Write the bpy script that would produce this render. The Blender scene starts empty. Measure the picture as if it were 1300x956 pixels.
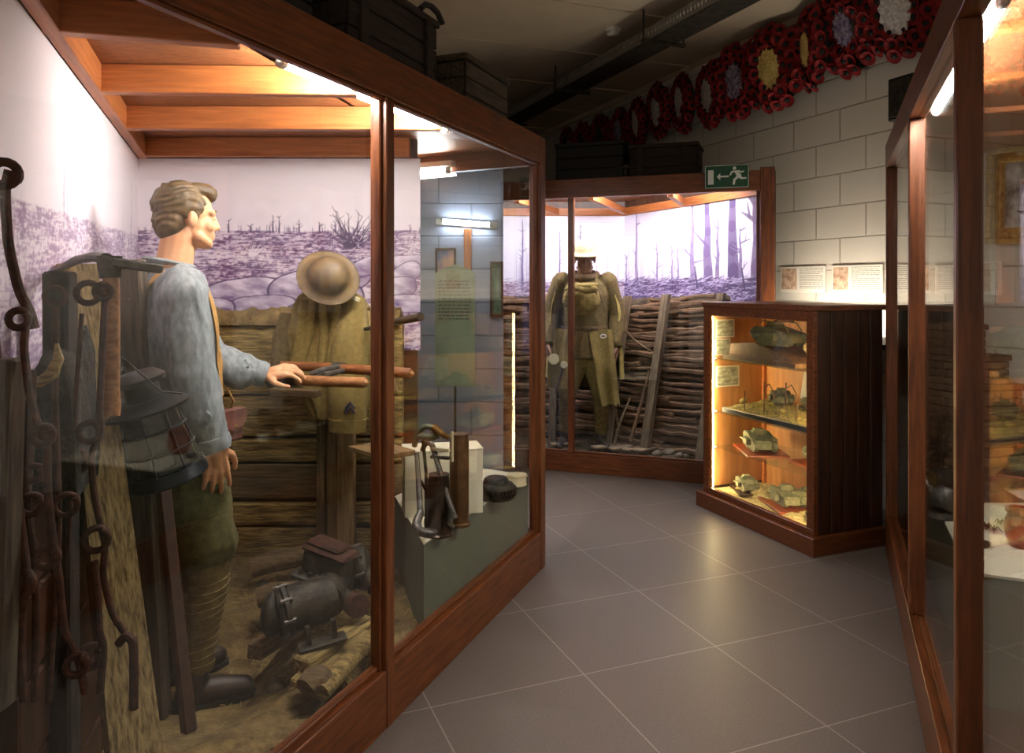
import bpy, bmesh, math, random
import numpy as np
from mathutils import Vector, Matrix, noise as mnoise
random.seed(7); NR = np.random.RandomState(5)
PI = math.pi
F = 960.0; H = 1.48                       # focal length in pixels of the 1300 wide frame, eye height
V = Vector
SC = bpy.context.scene; COL = SC.collection

def P(u, v, Y): return V(((u-650)/F*Y, Y, H-(v-360)/F*Y))
RA = math.atan(.4); CR, SR = math.cos(RA), math.sin(RA)
def R(x, y, z=0): return V((CR*x-SR*y, SR*x+CR*y, z))          # room axes -> world
RM = Matrix.Rotation(RA, 4, 'Z')
# front glass lines of the two big cases
LA = V((.1733, 3.962, 0)); LD = V((.3762, .9265, 0)); LN = V((-.9265, .3762, 0))
def L(s, off, z): p = LA+LD*s+LN*off; p.z = z; return p
BA = V((2.0817, 4.216, 0)); BD = V((.3895, .921, 0)); BN = V((.921, -.3895, 0))
def B(s, off, z): p = BA+BD*s+BN*off; p.z = z; return p
def frame(origin, xdir, up=V((0,0,1))):                         # matrix with local X along xdir, Z near up
    x = xdir.normalized(); 
    if abs(x.dot(up)) > .98: up = V((0,1,0)) if abs(x.y) < .9 else V((1,0,0))
    y = up.cross(x).normalized(); z = x.cross(y)
    m = Matrix((x, y, z)).transposed().to_4x4(); m.translation = origin; return m

# ---------------------------------------------------------------- materials
def lin(c):
    if isinstance(c, str):
        c = c.lstrip('#'); c = [int(c[i:i+2], 16)/255 for i in (0, 2, 4)]
        c = [x/12.92 if x <= .04045 else ((x+.055)/1.055)**2.4 for x in c]
    return (c[0], c[1], c[2], 1)
def newmat(name):
    m = bpy.data.materials.new(name); m.use_nodes = True
    nt = m.node_tree; b = nt.nodes['Principled BSDF']; return m, nt, b
def mat(name, c1, c2=None, scale=8, rough=.7, bump=0, stretch=(1,1,1), metal=0, detail=6, lo=.35, hi=.65, spec=.5, bscale=None, bdist=.01):
    m, nt, b = newmat(name); N = nt.nodes; K = nt.links
    b.inputs['Roughness'].default_value = rough; b.inputs['Metallic'].default_value = metal
    b.inputs['Specular IOR Level'].default_value = spec
    if c2 is None: b.inputs['Base Color'].default_value = lin(c1); 
    tc = N.new('ShaderNodeTexCoord'); mp = N.new('ShaderNodeMapping'); mp.inputs['Scale'].default_value = stretch
    K.new(tc.outputs['Object'], mp.inputs[0])
    ns = N.new('ShaderNodeTexNoise'); ns.inputs['Scale'].default_value = scale; ns.inputs['Detail'].default_value = detail; ns.inputs['Roughness'].default_value = .6
    K.new(mp.outputs[0], ns.inputs['Vector'])
    if c2 is not None:
        r = N.new('ShaderNodeValToRGB'); r.color_ramp.elements[0].position = lo; r.color_ramp.elements[1].position = hi
        r.color_ramp.elements[0].color = lin(c1); r.color_ramp.elements[1].color = lin(c2)
        K.new(ns.outputs[0], r.inputs[0]); K.new(r.outputs[0], b.inputs['Base Color'])
    if bump:
        bp = N.new('ShaderNodeBump'); bp.inputs['Strength'].default_value = bump; bp.inputs['Distance'].default_value = bdist
        if bscale:
            n2 = N.new('ShaderNodeTexNoise'); n2.inputs['Scale'].default_value = bscale; n2.inputs['Detail'].default_value = 5
            K.new(mp.outputs[0], n2.inputs['Vector']); K.new(n2.outputs[0], bp.inputs['Height'])
        else: K.new(ns.outputs[0], bp.inputs['Height'])
        K.new(bp.outputs[0], b.inputs['Normal'])
    return m
def emit(name, c, s):
    m, nt, b = newmat(name); b.inputs['Base Color'].default_value = lin(c)
    b.inputs['Emission Color'].default_value = lin(c); b.inputs['Emission Strength'].default_value = s; return m
def glassmat(name, tint=(.97,.985,.975), boost=1.0):
    m, nt, b = newmat(name); N = nt.nodes; K = nt.links; N.remove(b)
    out = N['Material Output']; t = N.new('ShaderNodeBsdfTransparent'); t.inputs[0].default_value = (*tint, 1)
    g = N.new('ShaderNodeBsdfGlossy'); g.inputs['Roughness'].default_value = 0.0
    fr = N.new('ShaderNodeFresnel'); geo = N.new('ShaderNodeNewGeometry')
    mx = N.new('ShaderNodeMix'); mx.inputs[2].default_value = 1.55; mx.inputs[3].default_value = 1/1.55
    K.new(geo.outputs['Backfacing'], mx.inputs[0]); K.new(mx.outputs[0], fr.inputs['IOR'])
    ms = N.new('ShaderNodeMixShader'); K.new(fr.outputs[0], ms.inputs[0]); K.new(t.outputs[0], ms.inputs[1]); K.new(g.outputs[0], ms.inputs[2])
    K.new(ms.outputs[0], out.inputs[0]); return m
def vcol(name, rough=.6):
    m, nt, b = newmat(name); a = nt.nodes.new('ShaderNodeAttribute'); a.attribute_name = 'Col'
    nt.links.new(a.outputs['Color'], b.inputs['Base Color']); b.inputs['Roughness'].default_value = rough; return m

M = {}
M['wood'] = mat('red varnished pine', '#48240f', '#85481f', 5, .38, .12, (1.2, 14, 14), lo=.3, hi=.72)
M['joist'] = mat('orange pine', '#98542a', '#c97c42', 5, .45, .1, (1.0, 16, 16), lo=.3, hi=.7)
M['roofboard'] = mat('brown plywood', '#7d4a28', '#a5673b', 30, .55, .15, (1, 3, 3))
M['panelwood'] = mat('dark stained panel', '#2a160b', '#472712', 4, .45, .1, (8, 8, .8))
M['cabinside'] = mat('orange cabinet lining', '#a87240', '#c48d58', 4, .5, .05, (6, 6, .6))
M['glass'] = glassmat('case glass')
M['shelfglass'] = glassmat('shelf glass', (.93,.97,.94))
M['lantern_glass'] = glassmat('smoked lantern glass', (.13,.145,.15))
M['tube'] = emit('fluorescent tube', (1,.95,.92), 225)
M['tube2'] = emit('fluorescent tube bright', (1,.96,.93), 260)
M['tubep'] = emit('fluorescent tube blue white', (.82,.88,1), 45)
M['tubec'] = emit('fluorescent tube cool', (.93,.92,1), 230)
M['led'] = emit('warm led strip', (1,.74,.36), 130)
M['led2'] = emit('warm lamp', (1,.78,.5), 6)
M['white'] = mat('white enamel', '#cfccc4', rough=.4)
M['ceiling'] = mat('ceiling board', '#cdbca2', '#d6c5ab', 3, .85)
M['oldtimber'] = mat('weathered sleeper timber', '#4f3e1f', '#ab9055', 12, .85, .9, (.8, 7, 7), lo=.34, hi=.66, bscale=22)
M['oldtimber_dark'] = mat('dark old timber', '#3a2a18', '#7a6240', 7, .85, .6, (.7, 9, 9), lo=.3, hi=.7)
M['postwood'] = mat('pale sawn post', '#6f5634', '#9a7c52', 6, .8, .35, (.8, 12, 12))
M['driedwood'] = mat('spotted grey timber', '#5a4729', '#c0a473', 70, .85, .6, (.35, 1.6, 1.6), lo=.30, hi=.60)
M['rust'] = mat('rusty iron', '#2a1710', '#5a3422', 45, .75, .6, metal=.35, lo=.35, hi=.7)
M['iron'] = mat('dull dark iron', '#1b1915', '#443d2f', 16, .6, .5, metal=.35, bscale=60)
M['steel'] = mat('grey worn steel', '#4a4744', '#716b64', 30, .45, .2, metal=.7)
M['lantern'] = mat('blackened tin', '#14161a', '#2b2e33', 12, .35, .1, metal=.6)
M['handle'] = mat('worn ash handle', '#7a4a28', '#b98250', 6, .5, .1, (1, 10, 10))
M['handle2'] = mat('brown pick handle', '#5c3317', '#94592b', 6, .45, .1, (1, 10, 10))
M['earth'] = mat('trench earth', '#4b3a20', '#8d7546', 14, .95, 1, lo=.3, hi=.7, bscale=35, bdist=.02)
M['shadowearth'] = mat('shade darkened earth', '#0b0806', '#241a11', 14, .95, 1, lo=.3, hi=.7, bscale=35, bdist=.02)  # darker copy of the trench earth, with shade put into its colour
M['earth2'] = mat('dark rubble earth', '#241c14', '#5b4a33', 14, .95, 1, lo=.3, hi=.7, bscale=35, bdist=.02)
M['straw'] = mat('straw', '#8b7542', '#b49c62', 20, .9)
M['khaki'] = mat('khaki serge', '#6f5d30', '#8f7b44', 60, .95, .3, lo=.3, hi=.7, bscale=300, bdist=.003)
M['khaki2'] = mat('dark khaki serge', '#54462a', '#75623a', 60, .95, .3, bscale=300, bdist=.003)
M['cape'] = mat('ochre canvas cape', '#a28c4a', '#c2ab68', 20, .85, .2)
M['jerkin'] = mat('brown leather jerkin', '#4a3620', '#6a5030', 20, .7, .3)
M['denim'] = mat('blue grey shirt cloth', '#6b7275', '#90979a', 50, .95, .35, (1,1,.4), bscale=350, bdist=.003)
M['green_trouser'] = mat('green wool trousers', '#4c4b2a', '#67633c', 40, .95, .3, bscale=300, bdist=.003)
M['puttee'] = mat('puttee cloth', '#5c4a26', '#7c683a', 30, .95, .3, bscale=250, bdist=.003)
M['leather_tan'] = mat('tan leather strap', '#a5793f', '#bd9355', 25, .6, .1)
M['leather_red'] = mat('oxblood leather', '#57302a', '#7c4a40', 25, .5, .2)
M['boot'] = mat('dark leather boot', '#1f1712', '#3a2b20', 25, .5, .2)
M['skin'] = mat('painted skin', '#c99066', '#dca57a', 12, .55, .05)
M['skin2'] = mat('painted dark skin', '#6d4b37', '#86604a', 12, .6, .05)
M['hair'] = mat('moulded brown hair', '#2a1e0c', '#6b5330', 26, .6, .6, (.5, 2.2, 1), lo=.3, hi=.7, bscale=40, bdist=.006)
M['helmet'] = mat('brown painted helmet', '#57452c', '#76603d', 14, .55, .15)
M['helmet2'] = mat('stone painted helmet', '#a89a73', '#c2b58e', 14, .6, .1)
M['dark'] = mat('black board', '#0d0b0a', rough=.7)
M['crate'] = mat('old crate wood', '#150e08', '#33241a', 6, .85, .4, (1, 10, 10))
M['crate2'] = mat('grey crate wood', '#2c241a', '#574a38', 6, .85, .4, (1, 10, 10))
M['pedestal'] = mat('olive painted plinth', '#5f6450', '#666b56', 4, .8)
M['cream'] = mat('cream plinth top', '#d8d0b4', '#e0d9c0', 4, .8)
M['brass'] = mat('aged brass', '#6a4b25', '#9a7440', 20, .4, .1, metal=.8)
M['shell'] = mat('dark shell case', '#2c241d', '#4a3c2e', 20, .4, .1, metal=.7)
M['bronze'] = mat('brown shell case', '#5b4129', '#7a5a3a', 20, .4, .1, metal=.7)
M['hose'] = mat('green rubber', '#37402b', '#4d5840', 20, .6, .1)
M['bone'] = mat('pale tin', '#b9ac86', '#cfc39d', 12, .6)
M['poppy'] = mat('poppy red card', '#780b0c', '#961214', 20, .7)
M['black'] = mat('poppy black centre', '#0c0909', rough=.6)
M['leaf'] = mat('dark wreath leaf', '#0f150d', '#1f2a17', 20, .7)
M['gold'] = mat('gilt badge', '#d9b24a', '#fbe79a', 60, .35, .5, metal=.25)
M['silver'] = mat('silver paper badge', '#b5b0aa', '#efebe6', 50, .5, .5)
M['violet'] = mat('violet badge print', '#3d2f5a', '#b0a2b4', 40, .6)
M['tray'] = mat('grey galvanised tray', '#7c7a74', '#8e8b84', 30, .5, .1, metal=.3)
M['green_sign'] = mat('exit sign green', '#0f4a30', rough=.4)
M['signwhite'] = mat('exit sign white', '#d5dcd5', rough=.4)
M['gilt'] = mat('gilt picture frame', '#8f6b2c', '#dcb25c', 40, .4, .5, metal=.25)
M['paper'] = mat('white card', '#e4dfd2', rough=.7)
M['ink'] = mat('printed text', '#55504a', rough=.8)
M['ink2'] = mat('pale print', '#8a857c', rough=.8)
M['sepia'] = mat('sepia photograph', '#8a6148', '#ecd0b4', 22, .5, detail=5, lo=.3, hi=.7)
M['photo'] = mat('faded photograph', '#5c6452', '#cdd0bc', 16, .5, 0, (1,1,2.6), detail=6, lo=.34, hi=.66)
M['photo2'] = mat('coloured print', '#7f9d9d', '#eadfc0', 14, .5, detail=6, lo=.34, hi=.66)
M['redbase'] = mat('red varnished base', '#7c3319', '#9c4a26', 8, .35, .05, (1,8,8))
M['tank'] = mat('grey green model paint', '#6a6d52', '#9c9c7c', 30, .7, .2)
M['tank_brown'] = mat('brown model paint', '#3a291b', '#65492f', 30, .7, .2)
M['tank_dark'] = mat('dark green model paint', '#3b3f28', '#66654a', 30, .7, .2)
M['sand'] = mat('model sand', '#a08a56', '#e0cf97', 60, .95, .8)
M['scrub'] = mat('model scrub', '#4c4420', '#9c8c4c', 70, .95, 1)
M['traybase'] = mat('black tray', '#15171d', rough=.35)
M['navy'] = mat('navy stripe', '#28283c', rough=.9)
M['button'] = mat('dull brass button', '#6a5228', rough=.5, metal=.6)
M['branch'] = mat('brown wattle stick', '#3c2a1c', '#7a5d42', 12, .85, .5, (1,1,1), lo=.3, hi=.7)
M['stack'] = mat('brown ammunition box wood', '#4a3624', '#80664a', 6, .8, .4, (1, 10, 10))
M['stake'] = mat('grey wattle stake', '#57493a', '#857259', 9, .85, .4, (.8, 6, 6))
M['stone'] = mat('rubble stone', '#4a4136', '#7a6c58', 10, .9, .5)
M['board'] = mat('sage notice board', '#7f8a72', '#8b967d', 5, .7)
M['paint'] = mat('oil painting', '#5c5c4c', '#d6d4cc', 9, .5, .1, detail=8, lo=.38, hi=.6)
M['bluepaint'] = mat('blue and orange painting', '#3f5f90', '#d09a74', 5, .6, detail=4, lo=.4, hi=.6)
M['greenpaint'] = mat('green print', '#23352a', '#5c8068', 12, .6, detail=4)

# block wall and floor (object axes follow the room)
def blockmat(name, base, joint):
    m, nt, b = newmat(name); N = nt.nodes; K = nt.links
    tc = N.new('ShaderNodeTexCoord'); sp = N.new('ShaderNodeSeparateXYZ'); cb = N.new('ShaderNodeCombineXYZ')
    K.new(tc.outputs['Object'], sp.inputs[0]); K.new(sp.outputs[1], cb.inputs[0]); K.new(sp.outputs[2], cb.inputs[1])
    br = N.new('ShaderNodeTexBrick'); K.new(cb.outputs[0], br.inputs['Vector']); br.inputs['Scale'].default_value = 1
    br.inputs['Brick Width'].default_value = .45; br.inputs['Row Height'].default_value = .225; br.inputs['Mortar Size'].default_value = .006; br.inputs['Mortar Smooth'].default_value = .6
    br.inputs['Color1'].default_value = lin(base); br.inputs['Color2'].default_value = lin(base); br.inputs['Mortar'].default_value = lin(joint)
    K.new(br.outputs['Color'], b.inputs['Base Color']); b.inputs['Roughness'].default_value = .75
    iv = N.new('ShaderNodeMath'); iv.operation = 'SUBTRACT'; iv.inputs[0].default_value = 1; K.new(br.outputs['Fac'], iv.inputs[1])
    n2 = N.new('ShaderNodeTexNoise'); n2.inputs['Scale'].default_value = 60; K.new(tc.outputs['Object'], n2.inputs['Vector'])
    ad = N.new('ShaderNodeMath'); ad.operation = 'MULTIPLY_ADD'; ad.inputs[1].default_value = .12; K.new(n2.outputs[0], ad.inputs[0]); K.new(iv.outputs[0], ad.inputs[2])
    bp = N.new('ShaderNodeBump'); bp.inputs['Strength'].default_value = .8; bp.inputs['Distance'].default_value = .012; K.new(ad.outputs[0], bp.inputs['Height']); K.new(bp.outputs[0], b.inputs['Normal'])
    return m
M['block'] = blockmat('painted blockwork', '#cfc9bc', '#aca597')
M['block2'] = blockmat('blockwork tinted as reflection', '#8f95a6', '#7a8090')  # bluish haze of a reflected white wall put into the colour
def floormat():
    m, nt, b = newmat('grey floor tiles'); N = nt.nodes; K = nt.links
    tc = N.new('ShaderNodeTexCoord'); mp = N.new('ShaderNodeMapping'); mp.inputs['Location'].default_value = (-.12+.003, -.16+.003, 0); K.new(tc.outputs['Object'], mp.inputs[0])
    br = N.new('ShaderNodeTexBrick'); br.offset = 0; br.inputs['Scale'].default_value = 1; br.inputs['Brick Width'].default_value = .6; br.inputs['Row Height'].default_value = .6
    br.inputs['Mortar Size'].default_value = .0028; br.inputs['Mortar Smooth'].default_value = .3; K.new(mp.outputs[0], br.inputs['Vector'])
    n = N.new('ShaderNodeTexNoise'); n.inputs['Scale'].default_value = 130; n.inputs['Detail'].default_value = 3; K.new(tc.outputs['Object'], n.inputs['Vector'])
    r = N.new('ShaderNodeValToRGB'); r.color_ramp.elements[0].position = .3; r.color_ramp.elements[1].position = .7
    r.color_ramp.elements[0].color = lin('#6a5f58'); r.color_ramp.elements[1].color = lin('#786d65'); K.new(n.outputs[0], r.inputs[0])
    K.new(r.outputs[0], br.inputs['Color1']); K.new(r.outputs[0], br.inputs['Color2']); br.inputs['Mortar'].default_value = lin('#a09488')
    K.new(br.outputs['Color'], b.inputs['Base Color']); b.inputs['Roughness'].default_value = .42; b.inputs['Specular IOR Level'].default_value = .4
    bp = N.new('ShaderNodeBump'); bp.inputs['Strength'].default_value = .12; bp.inputs['Distance'].default_value = .003; K.new(n.outputs[0], bp.inputs['Height']); K.new(bp.outputs[0], b.inputs['Normal'])
    return m
M['floor'] = floormat()

# ---------------------------------------------------------------- mesh building
class MB:
    def __init__(s): s.v = []; s.f = []
    def add(s, vs, fs):
        b = len(s.v); s.v += [V(p) for p in vs]; s.f += [tuple(b+i for i in f) for f in fs]; return s
    def box(s, lo, hi, m=None, bev=0):
        x0,y0,z0 = lo; x1,y1,z1 = hi
        vs = [V((x,y,z)) for x in (x0,x1) for y in (y0,y1) for z in (z0,z1)]
        fs = [(0,1,3,2),(4,6,7,5),(0,4,5,1),(2,3,7,6),(0,2,6,4),(1,5,7,3)]
        if bev:
            bm = bmesh.new(); bv = [bm.verts.new(p) for p in vs]; [bm.faces.new([bv[i] for i in f]) for f in fs]
            bmesh.ops.bevel(bm, geom=bm.edges[:], offset=bev, segments=1, affect='EDGES'); bm.verts.index_update()
            vs = [p.co.copy() for p in bm.verts]; fs = [[q.index for q in f.verts] for f in bm.faces]; bm.free()
        if m: vs = [m@p for p in vs]
        return s.add(vs, fs)
    def tube(s, pts, rad, seg=8, closed=False, flat=1.0, cap=True):
        pts = [V(p) for p in pts]; n = len(pts)
        rad = [rad]*n if not hasattr(rad, '__len__') else rad
        vs = []; fs = []; T = []
        for i in range(n):
            a = pts[(i-1) % n] if closed else pts[max(i-1,0)]; b = pts[(i+1) % n] if closed else pts[min(i+1,n-1)]
            t = (b-a); T.append(t.normalized() if t.length > 1e-9 else V((0,0,1)))
        r = V((0,0,1)) if abs(T[0].z) < .9 else V((1,0,0)); nrm = (r-T[0]*r.dot(T[0])).normalized()
        for i in range(n):
            if i: nrm = (nrm-T[i]*nrm.dot(T[i])); nrm = nrm.normalized() if nrm.length > 1e-6 else T[i].orthogonal().normalized()
            bi = T[i].cross(nrm)
            for k in range(seg):
                a = 2*PI*k/seg; vs.append(pts[i]+nrm*math.cos(a)*rad[i]+bi*math.sin(a)*rad[i]*flat)
        m = n if closed else n-1
        for i in range(m):
            for k in range(seg):
                j = (i+1) % n; k2 = (k+1) % seg; fs.append((i*seg+k, i*seg+k2, j*seg+k2, j*seg+k))
        if not closed and cap: fs.append(tuple(range(seg))[::-1]); fs.append(tuple((n-1)*seg+k for k in range(seg)))
        return s.add(vs, fs)
    def lathe(s, prof, m=None, seg=24):                        # prof: (r, z) list
        vs = []; fs = []
        for r, z in prof:
            for k in range(seg):
                a = 2*PI*k/seg; vs.append(V((max(r,1e-4)*math.cos(a), max(r,1e-4)*math.sin(a), z)))
        n = len(prof)
        for i in range(n-1):
            for k in range(seg):
                k2 = (k+1) % seg; fs.append((i*seg+k, i*seg+k2, (i+1)*seg+k2, (i+1)*seg+k))
        fs.append(tuple(range(seg))[::-1]); fs.append(tuple((n-1)*seg+k for k in range(seg)))
        if m: vs = [m@p for p in vs]
        return s.add(vs, fs)
    def prism(s, out, t, m=None):                              # outline in local XZ, thickness along Y
        n = len(out); vs = [V((x, -t/2, z)) for x, z in out]+[V((x, t/2, z)) for x, z in out]
        fs = [tuple(range(n)), tuple(range(2*n-1, n-1, -1))]+[(i, n+i, n+(i+1) % n, (i+1) % n) for i in range(n)]
        if m: vs = [m@p for p in vs]
        return s.add(vs, fs)
    def ell(s, c, r, m=None, seg=16, rings=10):
        if not hasattr(r, '__len__'): r = (r,r,r)
        vs = [V((0,0,-1))]; fs = []
        for i in range(1, rings):
            ph = -PI/2+PI*i/rings
            for k in range(seg): a = 2*PI*k/seg; vs.append(V((math.cos(ph)*math.cos(a), math.cos(ph)*math.sin(a), math.sin(ph))))
        vs.append(V((0,0,1))); top = len(vs)-1
        for k in range(seg): fs.append((0, 1+(k+1) % seg, 1+k)); fs.append((top, top-seg+k, top-seg+(k+1) % seg))
        for i in range(rings-2):
            for k in range(seg): a = 1+i*seg; fs.append((a+k, a+(k+1) % seg, a+seg+(k+1) % seg, a+seg+k))
        vs = [V(c)+V((p.x*r[0], p.y*r[1], p.z*r[2])) for p in vs]
        if m: vs = [m@p for p in vs]
        return s.add(vs, fs)
    def cap(s, p0, r0, p1, r1, seg=14):                        # round-ended tapered limb
        p0, p1 = V(p0), V(p1); d = (p1-p0).normalized(); pts = []; rd = []
        for a in (90, 60, 30, 0): pts.append(p0-d*r0*math.sin(math.radians(a))); rd.append(max(r0*math.cos(math.radians(a)), r0*.02))
        for a in (0, 30, 60, 90): pts.append(p1+d*r1*math.sin(math.radians(a))); rd.append(max(r1*math.cos(math.radians(a)), r1*.02))
        return s.tube(pts, rd, seg)
    def chain(s, pts, rad):
        for i in range(len(pts)-1): s.cap(pts[i], rad[i]*.985, pts[i+1], rad[i+1]*.985)
        for p, r in zip(pts, rad): s.ell(p, r*1.01)
        return s
    def loft(s, secs, seg=28, fold=None):                       # secs: (x, y, z, rx, ry)
        vs = []; fs = []
        for i, (x,y,z,rx,ry) in enumerate(secs):
            for k in range(seg):
                a = 2*PI*k/seg; g = fold(a, i/(len(secs)-1)) if fold else 1
                vs.append(V((x+math.cos(a)*rx*g, y+math.sin(a)*ry*g, z)))
        n = len(secs)
        for i in range(n-1):
            for k in range(seg): k2 = (k+1) % seg; fs.append((i*seg+k, i*seg+k2, (i+1)*seg+k2, (i+1)*seg+k))
        fs.append(tuple(range(seg))[::-1]); fs.append(tuple((n-1)*seg+k for k in range(seg)))
        return s.add(vs, fs)
    def xf(s, m): s.v = [m@p for p in s.v]; return s

def cr(pts, rad, n=6):                                          # rounder path through the same points
    pts = [V(p) for p in pts]; rad = [rad]*len(pts) if not hasattr(rad,'__len__') else rad; q = [pts[0]*2-pts[1]]+pts+[pts[-1]*2-pts[-2]]; op = []; orr = []
    for i in range(len(pts)-1):
        a, b, c, d = q[i:i+4]
        for k in range(n): t = k/n; op.append(.5*(2*b+(c-a)*t+(2*a-5*b+4*c-d)*t*t+(3*b-a-3*c+d)*t**3)); orr.append(rad[i]*(1-t)+rad[i+1]*t)
    return op+[pts[-1]], orr+[rad[-1]]
def setparent(o, parent):
    if parent is not None:
        o.parent = parent; o.matrix_parent_inverse = WM[parent.name].inverted()
WM = {}
def link(o, world=None):
    COL.objects.link(o)
    if world is not None: o.matrix_world = world
    WM[o.name] = (world or Matrix.Identity(4)).copy()
def obj(name, mb, m, parent=None, local=None, smooth=True, label=None):
    """mb in world space, or, when local is given, in the axes of that matrix"""
    me = bpy.data.meshes.new(name)
    if local is None:                                        # give each mesh its own origin so textures differ
        c = sum(mb.v, V((0,0,0)))/max(1, len(mb.v)); local = Matrix.Translation(c); vs = [p-c for p in mb.v]
    else: vs = mb.v
    me.from_pydata([tuple(p) for p in vs], [], mb.f); me.update()
    bm = bmesh.new(); bm.from_mesh(me); bmesh.ops.recalc_face_normals(bm, faces=bm.faces[:]); bm.to_mesh(me); bm.free()
    if smooth:
        me.polygons.foreach_set('use_smooth', [True]*len(me.polygons)); 
        try: me.set_sharp_from_angle(angle=math.radians(38))
        except Exception: pass
    me.materials.append(M[m] if isinstance(m, str) else m)
    o = bpy.data.objects.new(name, me); COL.objects.link(o); o.matrix_world = local; WM[o.name] = local.copy()
    if parent is not None:
        o.parent = parent; o.matrix_parent_inverse = WM[parent.name].inverted(); o.matrix_basis = local
    if label: o['label'] = label
    return o
def thing(name, label, cat, loc=(0,0,0), group=None, rotz=0, mtx=None):
    o = bpy.data.objects.new(name, None); COL.objects.link(o); o.empty_display_size = .1
    m = mtx or (Matrix.Translation(V(loc)) @ Matrix.Rotation(rotz, 4, 'Z')); o.matrix_world = m; WM[o.name] = m.copy()
    o['label'] = label; o['category'] = cat
    if group: o['group'] = group
    return o
def tag(o, label, cat, group=None, kind=None):
    o['label'] = label; o['category'] = cat
    if group: o['group'] = group
    if kind: o['kind'] = kind
    return o
def dup(root, m, label=None, group=None):
    r = root.copy(); COL.objects.link(r); r.matrix_world = m; WM[r.name] = m.copy()
    if label: r['label'] = label
    if group: r['group'] = group
    for ch in list(root.children):
        c = ch.copy(); COL.objects.link(c); c.parent = r
        for g in list(ch.children): d = g.copy(); COL.objects.link(d); d.parent = c
    return r
def struct(o): o['kind'] = 'structure'; return o
def beam(name, p0, p1, w, h, m, parent=None, up=V((0,0,1)), bev=.003, label=None):
    p0, p1 = V(p0), V(p1); d = p1-p0; fm = frame(p0, d, up)
    return obj(name, MB().box((0,-w/2,-h/2), (d.length,w/2,h/2), bev=bev), m, parent, local=fm, smooth=False, label=label)
def bake(o, voxel, smooth=4, fold=None, dec=None):
    md = o.modifiers.new('r', 'REMESH'); md.mode = 'VOXEL'; md.voxel_size = voxel; md.use_smooth_shade = True
    if smooth: ms = o.modifiers.new('s', 'SMOOTH'); ms.iterations = smooth; ms.factor = .5
    dg = bpy.context.evaluated_depsgraph_get(); dg.update()
    me = bpy.data.meshes.new_from_object(o.evaluated_get(dg)); o.modifiers.clear()
    mt = list(o.data.materials); o.data = me; me.materials.clear(); [me.materials.append(x) for x in mt]
    if fold:
        mw = WM[o.name]
        for v in me.vertices:
            p = mw@v.co; d = fold(p); v.co += v.normal*d
    me.polygons.foreach_set('use_smooth', [True]*len(me.polygons)); me.update()
    return o
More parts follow.
